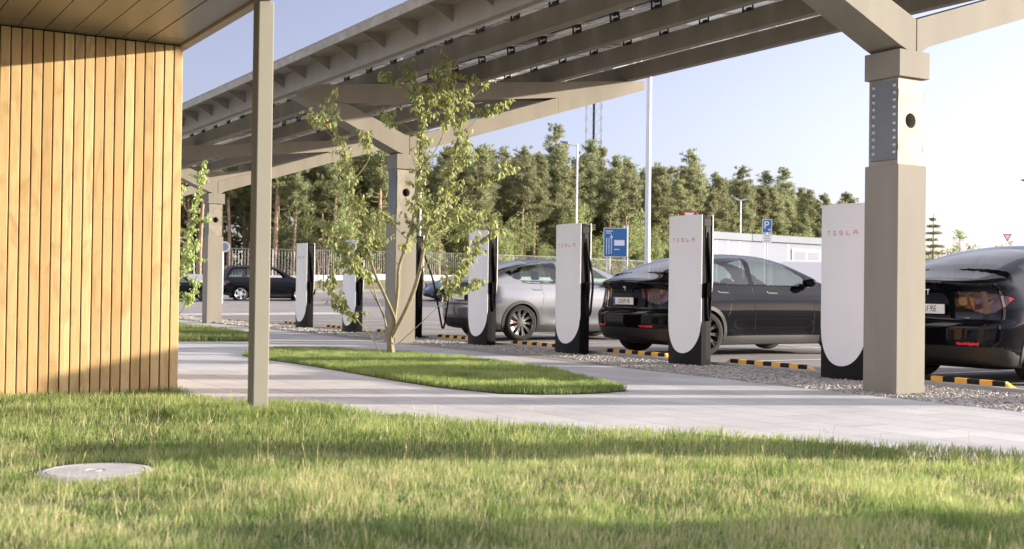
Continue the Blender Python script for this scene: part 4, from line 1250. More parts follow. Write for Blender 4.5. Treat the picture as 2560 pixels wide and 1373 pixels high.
SD.update(top=[(-.2, 1.02), (.05, 1.03), (.5, 1.08), (.8, 1.15), (1.2, 1.33), (1.6, 1.42), (2.2, 1.45), (2.6, 1.41), (3.0, 1.25), (3.4, 1.05), (3.6, .99), (4.2, .92), (4.5, .82), (4.7, .6), (4.78, .4)], belt=.98,
    side=[(.1, .86), (.3, .93), (.6, .99), (.8, .98), (.98, .92)], win=[[(1.0, 1.03), (1.88, 1.0), (1.88, 1.36), (1.5, 1.34), (1.2, 1.24)], [(1.97, 1.0), (3.05, .99), (2.85, 1.18), (2.6, 1.32), (1.97, 1.37)]],
    rearglass=(.6, 1.25), wind=(2.6, 3.45), roof=(0, 0))
c = off = build_car(ML, MT['black'], .035, 'parked_car', MT['rimlt'], 'dark blue off-roader with bright five-spoke wheels across the car park', 'cars parked across the road', (19.75, 63.8, .17), math.radians(-15), detail=0)
off.scale = (1.08, 1.08, 1.08)
c = build_car(SD, MT['black'], .05, 'parked_car', MT['rimdk'], 'dark saloon car partly hidden behind the farthest canopy column', 'cars parked across the road', (14.9, 63.6, ground_z(16, 62)), math.radians(-20), detail=0, seats=False)
c = build_car(SD, MT['blue'], .05, 'parked_car', MT['rimdk'], 'blue-grey car glimpsed right of the second column behind a hanging cable', 'cars parked across the road', (30.4, 60.6, ground_z(30, 60)), math.radians(-25), detail=0, seats=False)
c = build_car(SUVY, MT['blue'], .04, 'parked_car', MT['rimdk'], 'blue-grey car facing us beyond the nose of the middle black car', 'cars parked across the road', (24.9, 20.0, 0), math.radians(180), detail=0, seats=False)

# ------------------------------------------------------------------ verge, kerb, guard wall and fence in front of the wood
def line_pts(pts, step):
    out_ = []
    for (a, b_), (c, d) in zip(pts[:-1], pts[1:]):
        n = max(1, int(math.hypot(c - a, d - b_) / step))
        for k in range(n): out_.append((a + (c - a) * k / n, b_ + (d - b_) * k / n))
    out_.append(pts[-1]); return out_
FEN = [(10.0, 84.6), (18.4, 80.2), (24.6, 77.4), (29.8, 75.3), (40.3, 73.7), (48.8, 75.0), (62, 80.0)]
shift = lambda pts, d: [(x - math.sin(TH) * d, y - math.cos(TH) * d) for x, y in pts]
V_, F_ = [], []
lp = line_pts(FEN, 2.0)
for i, (x, y) in enumerate(lp):
    for d in (6.0, 5.0, 4.0, 3.0, 2.0, 1.0, 0.0, -1.0, -4, -9):
        xx, yy = x - math.sin(TH) * d, y - math.cos(TH) * d
        V_.append((xx, yy, ground_z(xx, yy) + 0.03))
for i in range(len(lp) - 1):
    for j in range(9): F_.append((i * 10 + j, (i + 1) * 10 + j, (i + 1) * 10 + j + 1, i * 10 + j + 1))
tag(npmesh('verge', V_, F_, mat('dry_verge', (0.20, 0.18, 0.085), 0.95, 0, 0.35, 1.2, 0.3, 30)), kind='structure')
b = MB()
lk = [(x - math.sin(TH) * 6.0, y - math.cos(TH) * 6.0) for x, y in lp]
for (x0, y0), (x1, y1) in zip(lk[:-1], lk[1:]):
    z0, z1 = ground_z(x0, y0), ground_z(x1, y1)
    b.face([(x0, y0, z0 + .14), (x1, y1, z1 + .14), (x1, y1, z1 - .05), (x0, y0, z0 - .05)]); b.face([(x0, y0, z0 + .14), (x1, y1, z1 + .14), (x1 + .1, y1 + .15, z1 + .14), (x0 + .1, y0 + .15, z0 + .14)])
tag(b.build('far_kerb', MT['kerb']), kind='structure')
b = MB()
lg = [(x - math.sin(TH) * .6, y - math.cos(TH) * .6) for x, y in lp]
for (x0, y0), (x1, y1) in zip(lg[:-1], lg[1:]):
    z = max(ground_z(x0, y0), 1.3) + .3
    n_ = Vector((y1 - y0, -(x1 - x0), 0)).normalized() * .12
    b.prism([(x0, y0), (x1, y1), (x1 - n_.x, y1 - n_.y), (x0 - n_.x, y0 - n_.y)], 'z', z - .9, z + .12)
tag(b.build('guard_wall', MT['signwhite']), 'low white wall running along the foot of the wood', 'wall')
r = empty('mesh_fence', (FEN[0][0], FEN[0][1], 1.5), 0, 'pale wire mesh fence with a top rail in front of the pines', 'fence')
O = Vector((FEN[0][0], FEN[0][1], 1.5))
b = MB(); H = 1.95
for (x0, y0), (x1, y1) in zip(lp[:-1], lp[1:]):
    z = -.02
    A = Vector((x0, y0, 1.5)) - O; C_ = Vector((x1, y1, 1.5)) - O
    b.tube([A + Vector((0, 0, H)), C_ + Vector((0, 0, H))], .028, 5)
    for k in range(14):
        p = A.lerp(C_, k / 14); b.tube([p + Vector((0, 0, .1)), p + Vector((0, 0, H))], .007, 3, cap=False)
    for zz in (.1, .7, 1.3): b.tube([A + Vector((0, 0, zz)), C_ + Vector((0, 0, zz))], .01, 3, cap=False)
b.build('mesh_panel', MT['grey'], r)
for x, y in lp[::2]:
    b = MB(); b.tube([Vector((x, y, 1.3)) - O, Vector((x, y, 1.5 + H)) - O], .035, 6); b.build('fence_post', MT['pole'], r)

# ------------------------------------------------------------------ white service building
def building():
    r = empty('service_building', (42.38, 46.86, 0.0), 0, 'low white flat-roofed building with a pale roof band behind the middle black car', 'building')
    A = Vector((38.75, 46.17)) ; Bc = Vector((42.38, 46.86)); Cc = Vector((56.0, 48.6))
    def wall(p, q, z0, z1, m, nm, off=0.0, th_=.2, parent=r):
        d = (q - p).normalized(); nn = Vector((d.y, -d.x))
        p2, q2 = p + nn * off, q + nn * off
        b = MB(); o_ = Vector((42.38, 46.86))
        P4 = [p2, q2, q2 - nn * th_, p2 - nn * th_]
        b.prism([(v.x - o_.x, v.y - o_.y) for v in P4], 'z', z0, z1)
        return b.build(nm, m, parent)
    w1 = wall(A, Bc, 0, 3.66, MT['bwhite'], 'wall'); w2 = wall(Bc, Cc, 0, 3.66, MT['bwhite'], 'wall', 0.001)
    d1 = (Bc - A).normalized(); d2 = (Cc - Bc).normalized()
    wall(A - d1 * .1, Bc + d1 * .12, 3.66, 4.02, MT['bgrey'], 'roof_band', .12, .35); wall(Bc, Cc, 3.665, 4.02, MT['bgrey'], 'roof_band', .14, .35)
    b = MB(); o_ = Vector((42.38, 46.86))
    b.prism([(v.x - o_.x, v.y - o_.y) for v in (A, Bc, Cc, Cc + Vector((3.5, 7)), A + Vector((4.5, 6)))], 'z', 3.75, 3.96); b.build('roof', MT['bgrey'], r)
    for t in (.25, .5, .75): p = A.lerp(Bc, t); wall(p, p + d1 * .03, .1, 3.6, MT['grey'], 'panel_joint', .004, .01)
    for t in (.08, .22, .44): p = Bc.lerp(Cc, t); wall(p, p + d2 * .03, .1, 3.6, MT['grey'], 'panel_joint', .006, .01)
    p = Bc + d2 * 3.3; f = wall(p, p + d2 * 2.4, 1.0, 3.35, MT['signwhite'], 'window', .05, .05)
    p = Bc + d2 * 3.42; wall(p, p + d2 * 1.05, 1.12, 3.23, MT['bgrey'], 'pane', .055, .02, f)
    p = Bc + d2 * 4.55; wall(p, p + d2 * 1.05, 1.12, 3.23, MT['bgrey'], 'pane', .055, .02, f)
building()
# white van in front of it
r = empty('white_van', (35.2, 37.3, 0), math.radians(-31), 'white van roof showing behind the mirror of the middle black car', 'van')
b = MB()
b.prism([(0, .35), (5.2, .35), (5.2, 1.0), (4.9, 1.25), (4.15, 1.35), (3.5, 2.25), (3.3, 2.32), (.1, 2.34), (0, 2.25)], 'y', -.95, .95)
b.build('body', MT['white'], r, bevel=.07)
b = MB(); b.prism([(3.55, 1.42), (4.08, 1.42), (3.55, 2.12)], 'y', -.955, .955); b.build('side_window', MT['roofglass'], r)
b = MB(); b.box(1.9, 3.0, -.958, -.951, 2.06, 2.13); b.build('label_strip', MT['grey'], r)
for x in (.9, 4.3):
    for s_ in (-1, 1):
        b = MB(); b.lathe([(0, s_ * .02), (.34, 0), (.34, -s_ * .22), (0, -s_ * .22)], 20, 'y', (x, s_ * .97, .34)); b.build('wheel', MT['rubber'], r)

# ------------------------------------------------------------------ lamps
def lamp(x, y, zb, zt, arms, label, rad=.055, m='pole'):
    r = empty('street_lamp', (x, y, zb), math.radians(-31), label, 'street lamp', 'lamp posts of the car park')
    b = MB(); b.tube([(0, 0, 0), (0, 0, zt - zb)], [rad, rad * .7], 10); b.build('pole', MT[m], r, smooth=True)
    for s_, ln in arms:
        b = MB(); b.tube([(0, 0, zt - zb - .04), (s_ * ln * .6, 0, zt - zb + .05)], .032, 6); b.build('arm', MT[m], r)
        b = MB(); h = zt - zb + .04
        b.prism([(s_ * ln * .55, h), (s_ * ln * 1.0, h + .09), (s_ * ln * 1.0, h + .13), (s_ * ln * .55, h + .1)], 'y', -.13, .13); b.build('lamp_head', MT['bwhite'], r, bevel=.01)
lamp(30.70, 45.63, 0.05, 7.66, [(-1, .78)], 'tall single-armed street lamp standing before the pines in mid picture')
lamp(47.31, 53.19, 0.3, 6.40, [(-1, .62), (1, .62)], 'two-armed street lamp rising above the white building', .05)
lamp(26.80, 53.80, .12, 7.0, [(1, .95)], 'street lamp just right of the second canopy column')
lamp(48.6, 34.9, .05, 6.18, [(-1, .5), (1, .6)], 'lamp head peeping in at the right edge of the sky')
r = empty('light_mast', (24.35, 31.95, 0), 0, 'thick tall white pole rising past the end of the canopy roof', 'pole')
b = MB(); b.tube([(0, 0, 0), (0, 0, 13)], [.10, .075], 20); b.build('shaft', MT['pole'], r, smooth=True)
b = MB(); b.box(-.25, .25, -.12, .12, 12.9, 13.1); b.build('lamp_head', MT['bwhite'], r)

# lattice mast behind the wood
r = empty('radio_mast', (85.43, 123.36, 1.5), math.radians(-31), 'slender lattice radio mast standing up behind the pines', 'mast')
b = MB(); hw = 1.0
for sx in (-1, 1):
    for sy in (-1, 1): b.tube([(sx * hw, sy * hw, 0), (sx * hw * .9, sy * hw * .9, 30)], .04, 5)
b.build('legs', MT['mast'], r)
b = MB()
for k in range(20):
    z0, z1 = k * 1.5, (k + 1) * 1.5
    for (ax, ay, bx, by) in ((-1, -1, 1, -1), (1, -1, 1, 1), (1, 1, -1, 1), (-1, 1, -1, -1)):
        b.tube([(ax * hw, ay * hw, z0), (bx * hw, by * hw, z1)], .015, 3, cap=False); b.tube([(bx * hw, by * hw, z0), (ax * hw, ay * hw, z1)], .015, 3, cap=False)
        if k % 4 == 0: b.tube([(ax * hw, ay * hw, z0), (bx * hw, by * hw, z0)], .03, 3, cap=False)
b.build('bracing', MT['mast'], r)
b = MB(); b.box(-.14, .14, -.08, .08, 0, 30); b.build('cable_ladder', MT['steeldk'], r)

# ------------------------------------------------------------------ signs
def post(b, h, r_=.03): b.tube([(0, 0.04, 0), (0, 0.04, h)], r_, 8)
RZ = math.radians(-31)
r = empty('parking_sign', (34.75, 37.43, 0), RZ, 'blue square parking sign with a white P above a small white plate', 'sign')
b = MB(); post(b, 4.0); b.build('post', MT['pole'], r)
b = MB(); b.box(-.2, .2, -.012, .0, 3.49, 4.06, 0); b.box(-.175, .175, -.016, -.0125, 3.515, 4.035, 1); sg = b.build('sign_plate', [MT['signwhite'], MT['signblue']], r)
text('letter', 'P', .46, MT['signwhite'], sg, (-.03, -.0175, 3.80), (math.radians(90), 0, 0), 1.0)
b = MB(); b.box(.04, .14, -.0185, -.0165, 3.60, 3.64); b.box(.11, .14, -.0185, -.0165, 3.56, 3.68); b.build('small_symbol', MT['signwhite'], sg)
b = MB(); b.box(-.19, .19, -.012, .0, 3.06, 3.45, 0)
for z in (3.36, 3.25, 3.14): b.box(-.13, .13, -.015, -.0125, z, z + .03, 1)
b.build('lower_plate', [MT['signwhite'], MT['grey']], r)
def yield_sign(x, y, zb, zt, w, label, fill):
    r = empty('yield_sign', (x, y, zb), RZ, label, 'sign')
    b = MB(); post(b, zt - zb); b.build('post', MT['pole'], r)
    h = w * .866; t = zt - zb
    b = MB(); b.prism([(-w / 2, t), (w / 2, t), (0, t - h)], 'y', -.012, 0, 0); b.prism([(-w * .33, t - w * .1), (w * .33, t - w * .1), (0, t - h * .78)], 'y', -.016, -.0125, 1)
    b.build('triangle', [MT['signred'], MT['signwhite']], r)
yield_sign(45.38, 55.52, .36, 5.76, .9, 'red-edged yield triangle peeping over the second charging post', 1)
yield_sign(71.0, 52.9, .8, 5.22, .62, 'small red and white yield triangle above the rightmost black car', 1)
r = empty('round_sign', (18.37, 58.90, .12), RZ, 'small round pale sign on a thin post beside the farthest canopy column', 'sign')
b = MB(); post(b, 3.0); b.build('post', MT['pole'], r)
b = MB(); b.lathe([(0, -.01), (.27, -.01), (.27, 0), (0, 0)], 20, 'y', (.1, 0, 2.82)); b.lathe([(0, -.013), (.2, -.013), (.2, -.0105)], 20, 'y', (.1, 0, 2.82), 1); b.build('disc', [MT['signwhite'], MT['grey']], r)
# blue direction board on lattice legs
r = empty('direction_board', (40.50, 57.30, .33), RZ, 'blue direction board with white lines on two white lattice legs', 'sign')
b = MB(); b.box(-.02, 1.36, -.03, .0, 2.64, 4.33, 0); b.box(.01, 1.33, -.034, -.0305, 2.67, 4.30, 1); sg = b.build('board', [MT['signwhite'], MT['signblue']], r)
b = MB()
for x in (.14, .28, .42): b.box(x, x + .035, -.038, -.0345, 2.8, 3.75)
b.prism([(.36, 3.75), (.52, 3.75), (.44, 3.95)], 'y', -.038, -.0345)
b.box(.10, .5, -.038, -.0345, 4.12, 4.17); b.box(.10, .42, -.038, -.0345, 4.0, 4.04); b.box(.60, 1.2, -.038, -.0345, 3.3, 3.62); b.box(.6, .9, -.038, -.0345, 3.05, 3.1)
b.build('lines', MT['signwhite'], sg)
for x in (.18, 1.2):
    b = MB()
    for dx in (0, .2): b.tube([(x + dx, .1, 0), (x + dx, .1, 4.5 if x > 1 else 2.8)], .025, 5)
    zz = .1
    while zz < (4.2 if x > 1 else 2.6):
        b.tube([(x, .1, zz), (x + .2, .1, zz + .25)], .014, 4); b.tube([(x, .1, zz + .25), (x + .2, .1, zz + .25)], .014, 4); zz += .27
    b.build('leg', MT['signwhite'], r)

# ================================================================== TREES
def leafcloud(centres, radii, per, size, flat=1.0, droop=0.0, asp=.38, rad_dir=False):
    """small two-triangle leaves scattered through clumps"""
    n = len(centres) * per
    c = np.repeat(np.asarray(centres), per, 0); r = np.repeat(np.asarray(radii), per, 0)
    d = RNG.normal(0, 1, (n, 3)); d /= np.linalg.norm(d, axis=1)[:, None]
    rad = RNG.random(n) ** 0.45 if not rad_dir else RNG.random(n) ** 0.75 * 1.32
    p = c + d * r * rad[:, None] * np.array([1, 1, flat])
    a = RNG.normal(0, 1, (n, 3)); a[:, 2] -= droop
    if rad_dir: a = a * .55 + d * 1.1 + np.array([0, 0, .45])
    a = a; a /= np.linalg.norm(a, axis=1)[:, None]
    b_ = np.cross(a, RNG.normal(0, 1, (n, 3))); b_ /= np.linalg.norm(b_, axis=1)[:, None] + 1e-9
    s_ = (size * RNG.uniform(.6, 1.4, n))[:, None]
    V = np.stack([p - a * s_, p + b_ * s_ * asp, p + a * s_, p - b_ * s_ * asp], 1).reshape(-1, 3)
    F = (np.arange(n) * 4)[:, None] + np.array([[0, 1, 2, 3]])
    tone = np.repeat(np.clip(RNG.normal(.5, .28, n), 0, 1), 4)
    return V, F, tone

def make_pine(seed, H, low, wide, lean):
    rnd = random.Random(seed)
    r = empty('pine_tree', (0, 0, 0))
    pts = []; rad = []
    ph = rnd.uniform(0, 6.28)
    for k in range(11):
        t = k / 10
        pts.append((lean * t * t * H * .1 + .10 * math.sin(3 * t + ph), .10 * math.cos(4 * t + ph) - .1 * math.cos(ph), H * t * .985))
        rad.append(.19 * (1 - t) ** .8 * H / 14 + .02)
    b = MB(); b.tube(pts, rad, 7)
    cen, rr = [], []
    z = low * H * .55
    f = lambda z_: Vector(pts[min(10, int(z_ / H * 10))]).lerp(Vector(pts[min(10, int(z_ / H * 10) + 1)]), (z_ / H * 10) % 1)
    while z < H * .985:
        t = (z / H - low) / (1 - low)
        nb = rnd.choice((3, 4, 5)) if t > 0 else rnd.choice((1, 2))
        for k in range(nb):
            a = rnd.uniform(0, 6.28)
            if t <= 0: L_ = rnd.uniform(.5, 1.3)
            else: L_ = wide * (max(0.0, 1 - t) ** .62) * rnd.uniform(.55, 1.2) * min(1, .45 + t * 2.2) + .22
            base = f(z); up = rnd.uniform(.05, .5) * (.4 + max(t, 0))
            tip = base + Vector((math.cos(a) * L_, math.sin(a) * L_, up * L_))
            mid = (base + tip) / 2 + Vector((0, 0, -.04 * L_))
            b.tube([base, mid, tip], [.035, .022, .01], 4, cap=False)
            if t > 0:
                m_ = 5 if L_ > 1.0 else 3
                for q in range(m_):
                    w = .30 + .72 * (q + 1) / m_
                    c = base.lerp(tip, w) + Vector((rnd.uniform(-.28, .28), rnd.uniform(-.28, .28), rnd.uniform(-.08, .22)))
                    s_ = rnd.uniform(.20, .40) * (.75 + .4 * (1 - t))
                    cen.append(c); rr.append((s_, s_, s_))
            elif rnd.random() < .25:
                cen.append(tip); rr.append((.25, .25, .25))
        z += rnd.uniform(.24, .42)
    for q in range(4): cen.append(f(H * (.93 + .02 * q)) + Vector((0, 0, .1 * q))); rr.append((.16, .16, .25))
    b.build('trunk', MT['pinebark'], r, smooth=True)
    V, F, tn = leafcloud(cen, rr, 34, .13, .75, asp=.26, rad_dir=True)
    npmesh('crown', V, F, MT['pine'], r, smooth=False, attrs={'tone': tn})
    return r
def make_bush(seed, H):
    rnd = random.Random(seed)
    r = empty('undergrowth_bush', (0, 0, 0)); b = MB(); cen, rr = [], []
    for k in range(6):
        a = rnd.uniform(0, 6.28); tip = Vector((math.cos(a) * H * .22, math.sin(a) * H * .22, H * rnd.uniform(.7, 1)))
        b.tube([(0, 0, 0), tip * .5 + Vector((.05, 0, 0)), tip], [.035, .02, .008], 4, cap=False)
        for q in range(7):
            c = tip * rnd.uniform(.25, 1) + Vector((rnd.uniform(-.3, .3), rnd.uniform(-.3, .3), 0)) * H * .32
            cen.append(c); s_ = rnd.uniform(.1, .2) * H * .62; rr.append((s_, s_, s_))
    b.build('stems', MT['twig'], r)
    V, F, tn = leafcloud(cen, rr, 55, .085, .9)
    npmesh('foliage', V, F, MT['bush'], r, smooth=False, attrs={'tone': tn})
    return r
MARKS = [(500, 'left of the farthest canopy column'), (560, 'behind the farthest canopy column'), (640, 'above the dark off-roader'), (740, 'between the roof post and the farthest charging post'), (860, 'left of the young tree'), (1060, 'behind the young tree and second column'), (1170, 'just right of the second column'), (1270, 'above the tail of the silver car'), (1400, 'above the roof of the silver car'), (1480, 'beside the single-armed lamp'), (1560, 'below the radio mast'), (1640, 'beside the thick tall pole'), (1790, 'above the yield triangle'), (1880, 'beside the two-armed lamp'), (1960, 'above the parking sign'), (2060, 'above the white building'), (9999, 'at the right end of the wood')]
def where(x, y):
    d = Vector((x, y, 0)); px = 1280 + FPX * d.dot(cr) / d.dot(fw)
    for lim, nm in MARKS:
        if px < lim: return nm
def along(t):
    seg = [math.dist(a, b_) for a, b_ in zip(EDGE[:-1], EDGE[1:])]; tot = sum(seg); s_ = t * tot
    for i, L_ in enumerate(seg):
        if s_ <= L_ or i == len(seg) - 1:
            u = s_ / L_; a, c = EDGE[i], EDGE[i + 1]
            d = Vector((c[0] - a[0], c[1] - a[1])).normalized()
            return a[0] + (c[0] - a[0]) * u, a[1] + (c[1] - a[1]) * u, (-d.y, d.x)
        s_ -= L_
pines = [make_pine(3, 13.6, .45, 1.75, .3), make_pine(8, 14.4, .52, 1.5, -.4), make_pine(15, 13.0, .38, 1.9, .1), make_pine(21, 14.0, .48, 1.4, .5), make_pine(33, 12.4, .28, 1.65, -.2), make_pine(41, 14.8, .56, 1.75, 0)]
used = [False] * 6
kmap = {}
for c in COL.objects:
    if c.parent: kmap.setdefault(c.parent.name, []).append(c)
rnd = random.Random(5)
cnt = 0
for row in range(6):
    n = (58, 54, 50, 46, 42, 38)[row]
    for i in range(n):
        t = (i + rnd.uniform(.1, .9)) / n
        x, y, nn = along(t)
        off = 1.0 + row * 3.4 + rnd.uniform(-1.4, 1.4)
        x += nn[0] * off; y += nn[1] * off
        k = rnd.randrange(6)
        if t < .22: k = rnd.choice((1, 3, 5, 1, 5))
        o = pines[k] if not used[k] else copy_tree(pines[k], None, kmap); used[k] = True
        s_ = rnd.uniform(.80, 1.08) * (1 - .035 * max(0, row - 2)) * (0.94 if row == 0 else 1)
        if rnd.random() < .1: s_ *= .86
        wh = where(x, y)
        if wh in [m_[1] for m_ in MARKS[:5]]: s_ *= .86
        o.location = (x, y, 1.45); o.rotation_euler = (0, 0, rnd.uniform(0, 6.28)); o.scale = (s_ * rnd.uniform(.9, 1.15), s_ * rnd.uniform(.9, 1.15), s_)
        tag(o, ('short' if s_ * (13.6, 14.4, 13.0, 14.0, 12.4, 14.8)[k] < 12 else 'tall' if s_ * (13.6, 14.4, 13.0, 14.0, 12.4, 14.8)[k] > 13.6 else 'mid-height') + (' slim', ' bare-stemmed', ' broad', ' narrow', ' bushy', ' lanky')[k] + ' pine of the ' + ('front', 'second', 'third', 'fourth', 'fifth', 'hindmost')[row] + ' row ' + where(x, y), 'tree', 'pines of the wood behind the car park')
        cnt += 1
bushes = [make_bush(2, 3.0), make_bush(4, 4.2), make_bush(6, 5.4)]
kmap = {}
for c in COL.objects:
    if c.parent: kmap.setdefault(c.parent.name, []).append(c)
usedb = [False] * 3
for i in range(170):
    t = .16 + .84 * (i + rnd.uniform(0, 1)) / 170
    x, y, nn = along(t); off = rnd.uniform(-1.8, 2.5); x += nn[0] * off; y += nn[1] * off
    k = rnd.randrange(3)
    o = bushes[k] if not usedb[k] else copy_tree(bushes[k], None, kmap); usedb[k] = True
    s_ = rnd.uniform(.7, 1.35); o.location = (x, y, 1.45); o.rotation_euler = (0, 0, rnd.uniform(0, 6.28)); o.scale = (s_, s_, s_ * rnd.uniform(.9, 1.3))
    tag(o, ('low', 'middling', 'tall')[k] + ' green bush under the pines ' + where(x, y), 'bush', 'bushes at the foot of the pines')
# deep wood behind the rows: stuff
cen, rr = [], []
for i in range(900):
    t = rnd.random(); x, y, nn = along(t); off = rnd.uniform(21, 30); h = rnd.uniform(0, 1) ** .8 * 11.5
    cen.append((x + nn[0] * off, y + nn[1] * off, 1.5 + h)); rr.append((1.7, 1.7, 1.5))
V, F, tn = leafcloud(cen, rr, 40, .42, .9)
tag(npmesh('far_wood', V, F, MT['pine'], None, smooth=False, attrs={'tone': tn}), 'dense dark wood closing the gaps behind the rows of pines', 'wood', kind='stuff')
# low treeline on the right
cen, rr = [], []
for i in range(260):
    u = rnd.random(); x = 104 + u * 60; y = 88 - u * 30 + rnd.uniform(-3, 3)
    h = rnd.uniform(0, 1) * (3.6 + 1.2 * math.sin(u * 17))
    cen.append((x, y, 1.5 + h)); rr.append((1.1, 1.1, .8))
V, F, tn = leafcloud(cen, rr, 50, .2, .9)
tag(npmesh('far_treeline', V, F, MT['bush'], None, smooth=False, attrs={'tone': tn}), 'low hazy treeline on the horizon at the right', 'treeline', kind='stuff')
for x, y, h, lb in ((100.5, 80.4, 6.6, 'loose young tree standing above the treeline at the right'), (97.5, 82.5, 4.8, 'smaller loose tree left of the one above the treeline'), (104.5, 77.5, 5.2, 'thin tree between the loose young tree and the yield sign')):
    r = empty('young_tree', (x, y, 1.0), 0, lb, 'tree'); b = MB(); cen, rr = [], []
    b.tube([(0, 0, 0), (.1, 0, h * .5), (0, 0, h)], [.07, .05, .02], 5)
    for k in range(22):
        a = rnd.uniform(0, 6.28); z = h * rnd.uniform(.4, 1); L_ = rnd.uniform(.4, 1.5) * (1.25 - z / h)
        tip = Vector((math.cos(a) * L_, math.sin(a) * L_, z + L_ * .5)); b.tube([(0, 0, z), tip], [.02, .008], 3, cap=False)
        cen.append(tip); rr.append((.28, .28, .28))
    b.build('trunk', MT['twig'], r); V, F, tn = leafcloud(cen, rr, 26, .11); npmesh('crown', V, F, MT['bush'], r, smooth=False, attrs={'tone': tn})
r = empty('spruce_tree', (48.95, 40.75, -0.3), 0, 'dark spruce tip peering out right of the big front column', 'tree'); b = MB(); b.tube([(0, 0, 0), (0, 0, 5.4)], [.1, .01], 6); cen, rr = [], []
z = .8
while z < 5.3:
    L_ = (5.6 - z) * .30
    for k in range(7):
        a = rnd.uniform(0, 6.28); tip = Vector((math.cos(a) * L_, math.sin(a) * L_, z - .1 * L_)); b.tube([(0, 0, z), tip], [.015, .006], 3, cap=False)
        for w in (.4, .7, 1): cen.append(Vector((0, 0, z)).lerp(tip, w)); rr.append((.13, .13, .07))
    z += .33
b.build('trunk', MT['twig'], r); V, F, tn = leafcloud(cen, rr, 30, .05); npmesh('crown', V, F, MT['pine'], r, smooth=False, attrs={'tone': tn})
# bare saplings with stakes beside the verge
for i, (x, y) in enumerate(((28.3, 70.2), (32.2, 68.6), (16.0, 68.5), (41.9, 57.9))):
    r = empty('staked_sapling', (x, y, ground_z(x, y)), 0, ['thin bare sapling between stakes right of the farthest charging post', 'thin bare sapling between stakes in front of the mesh fence', 'bare sapling in front of dark trunks left of the roof post', 'thin leafy sapling standing in front of the blue direction board'][i], 'sapling')
    b = MB(); b.tube([(0, 0, 0), (.03, 0, 1.6), (0, .03, 3.2)], [.035, .03, .01], 6)
    for k in range(22):
        z = rnd.uniform(1.4, 3.1); a = rnd.uniform(0, 6.28); L_ = rnd.uniform(.3, .8)
        b.tube([(0, 0, z), (math.cos(a) * L_ * .5, math.sin(a) * L_ * .5, z + L_ * .5), (math.cos(a) * L_ * .7, math.sin(a) * L_ * .7, z + L_ * 1.1)], [.012, .008, .004], 3, cap=False)
    b.build('stems', MT['twig'], r)
    for dx in (-.35, .3):
        b = MB(); b.tube([(dx, 0, 0), (dx, 0, 1.9)], .035, 6); b.build('stake', MT['bark'], r)
    if i == 3:
        cen = [(rnd.uniform(-.5, .5), rnd.uniform(-.4, .4), rnd.uniform(2.6, 4.2)) for _ in range(26)]
        V, F, tn = leafcloud(cen, [(.2, .2, .2)] * 26, 18, .06); npmesh('foliage', V, F, MT['bush'], r, smooth=False, attrs={'tone': tn})

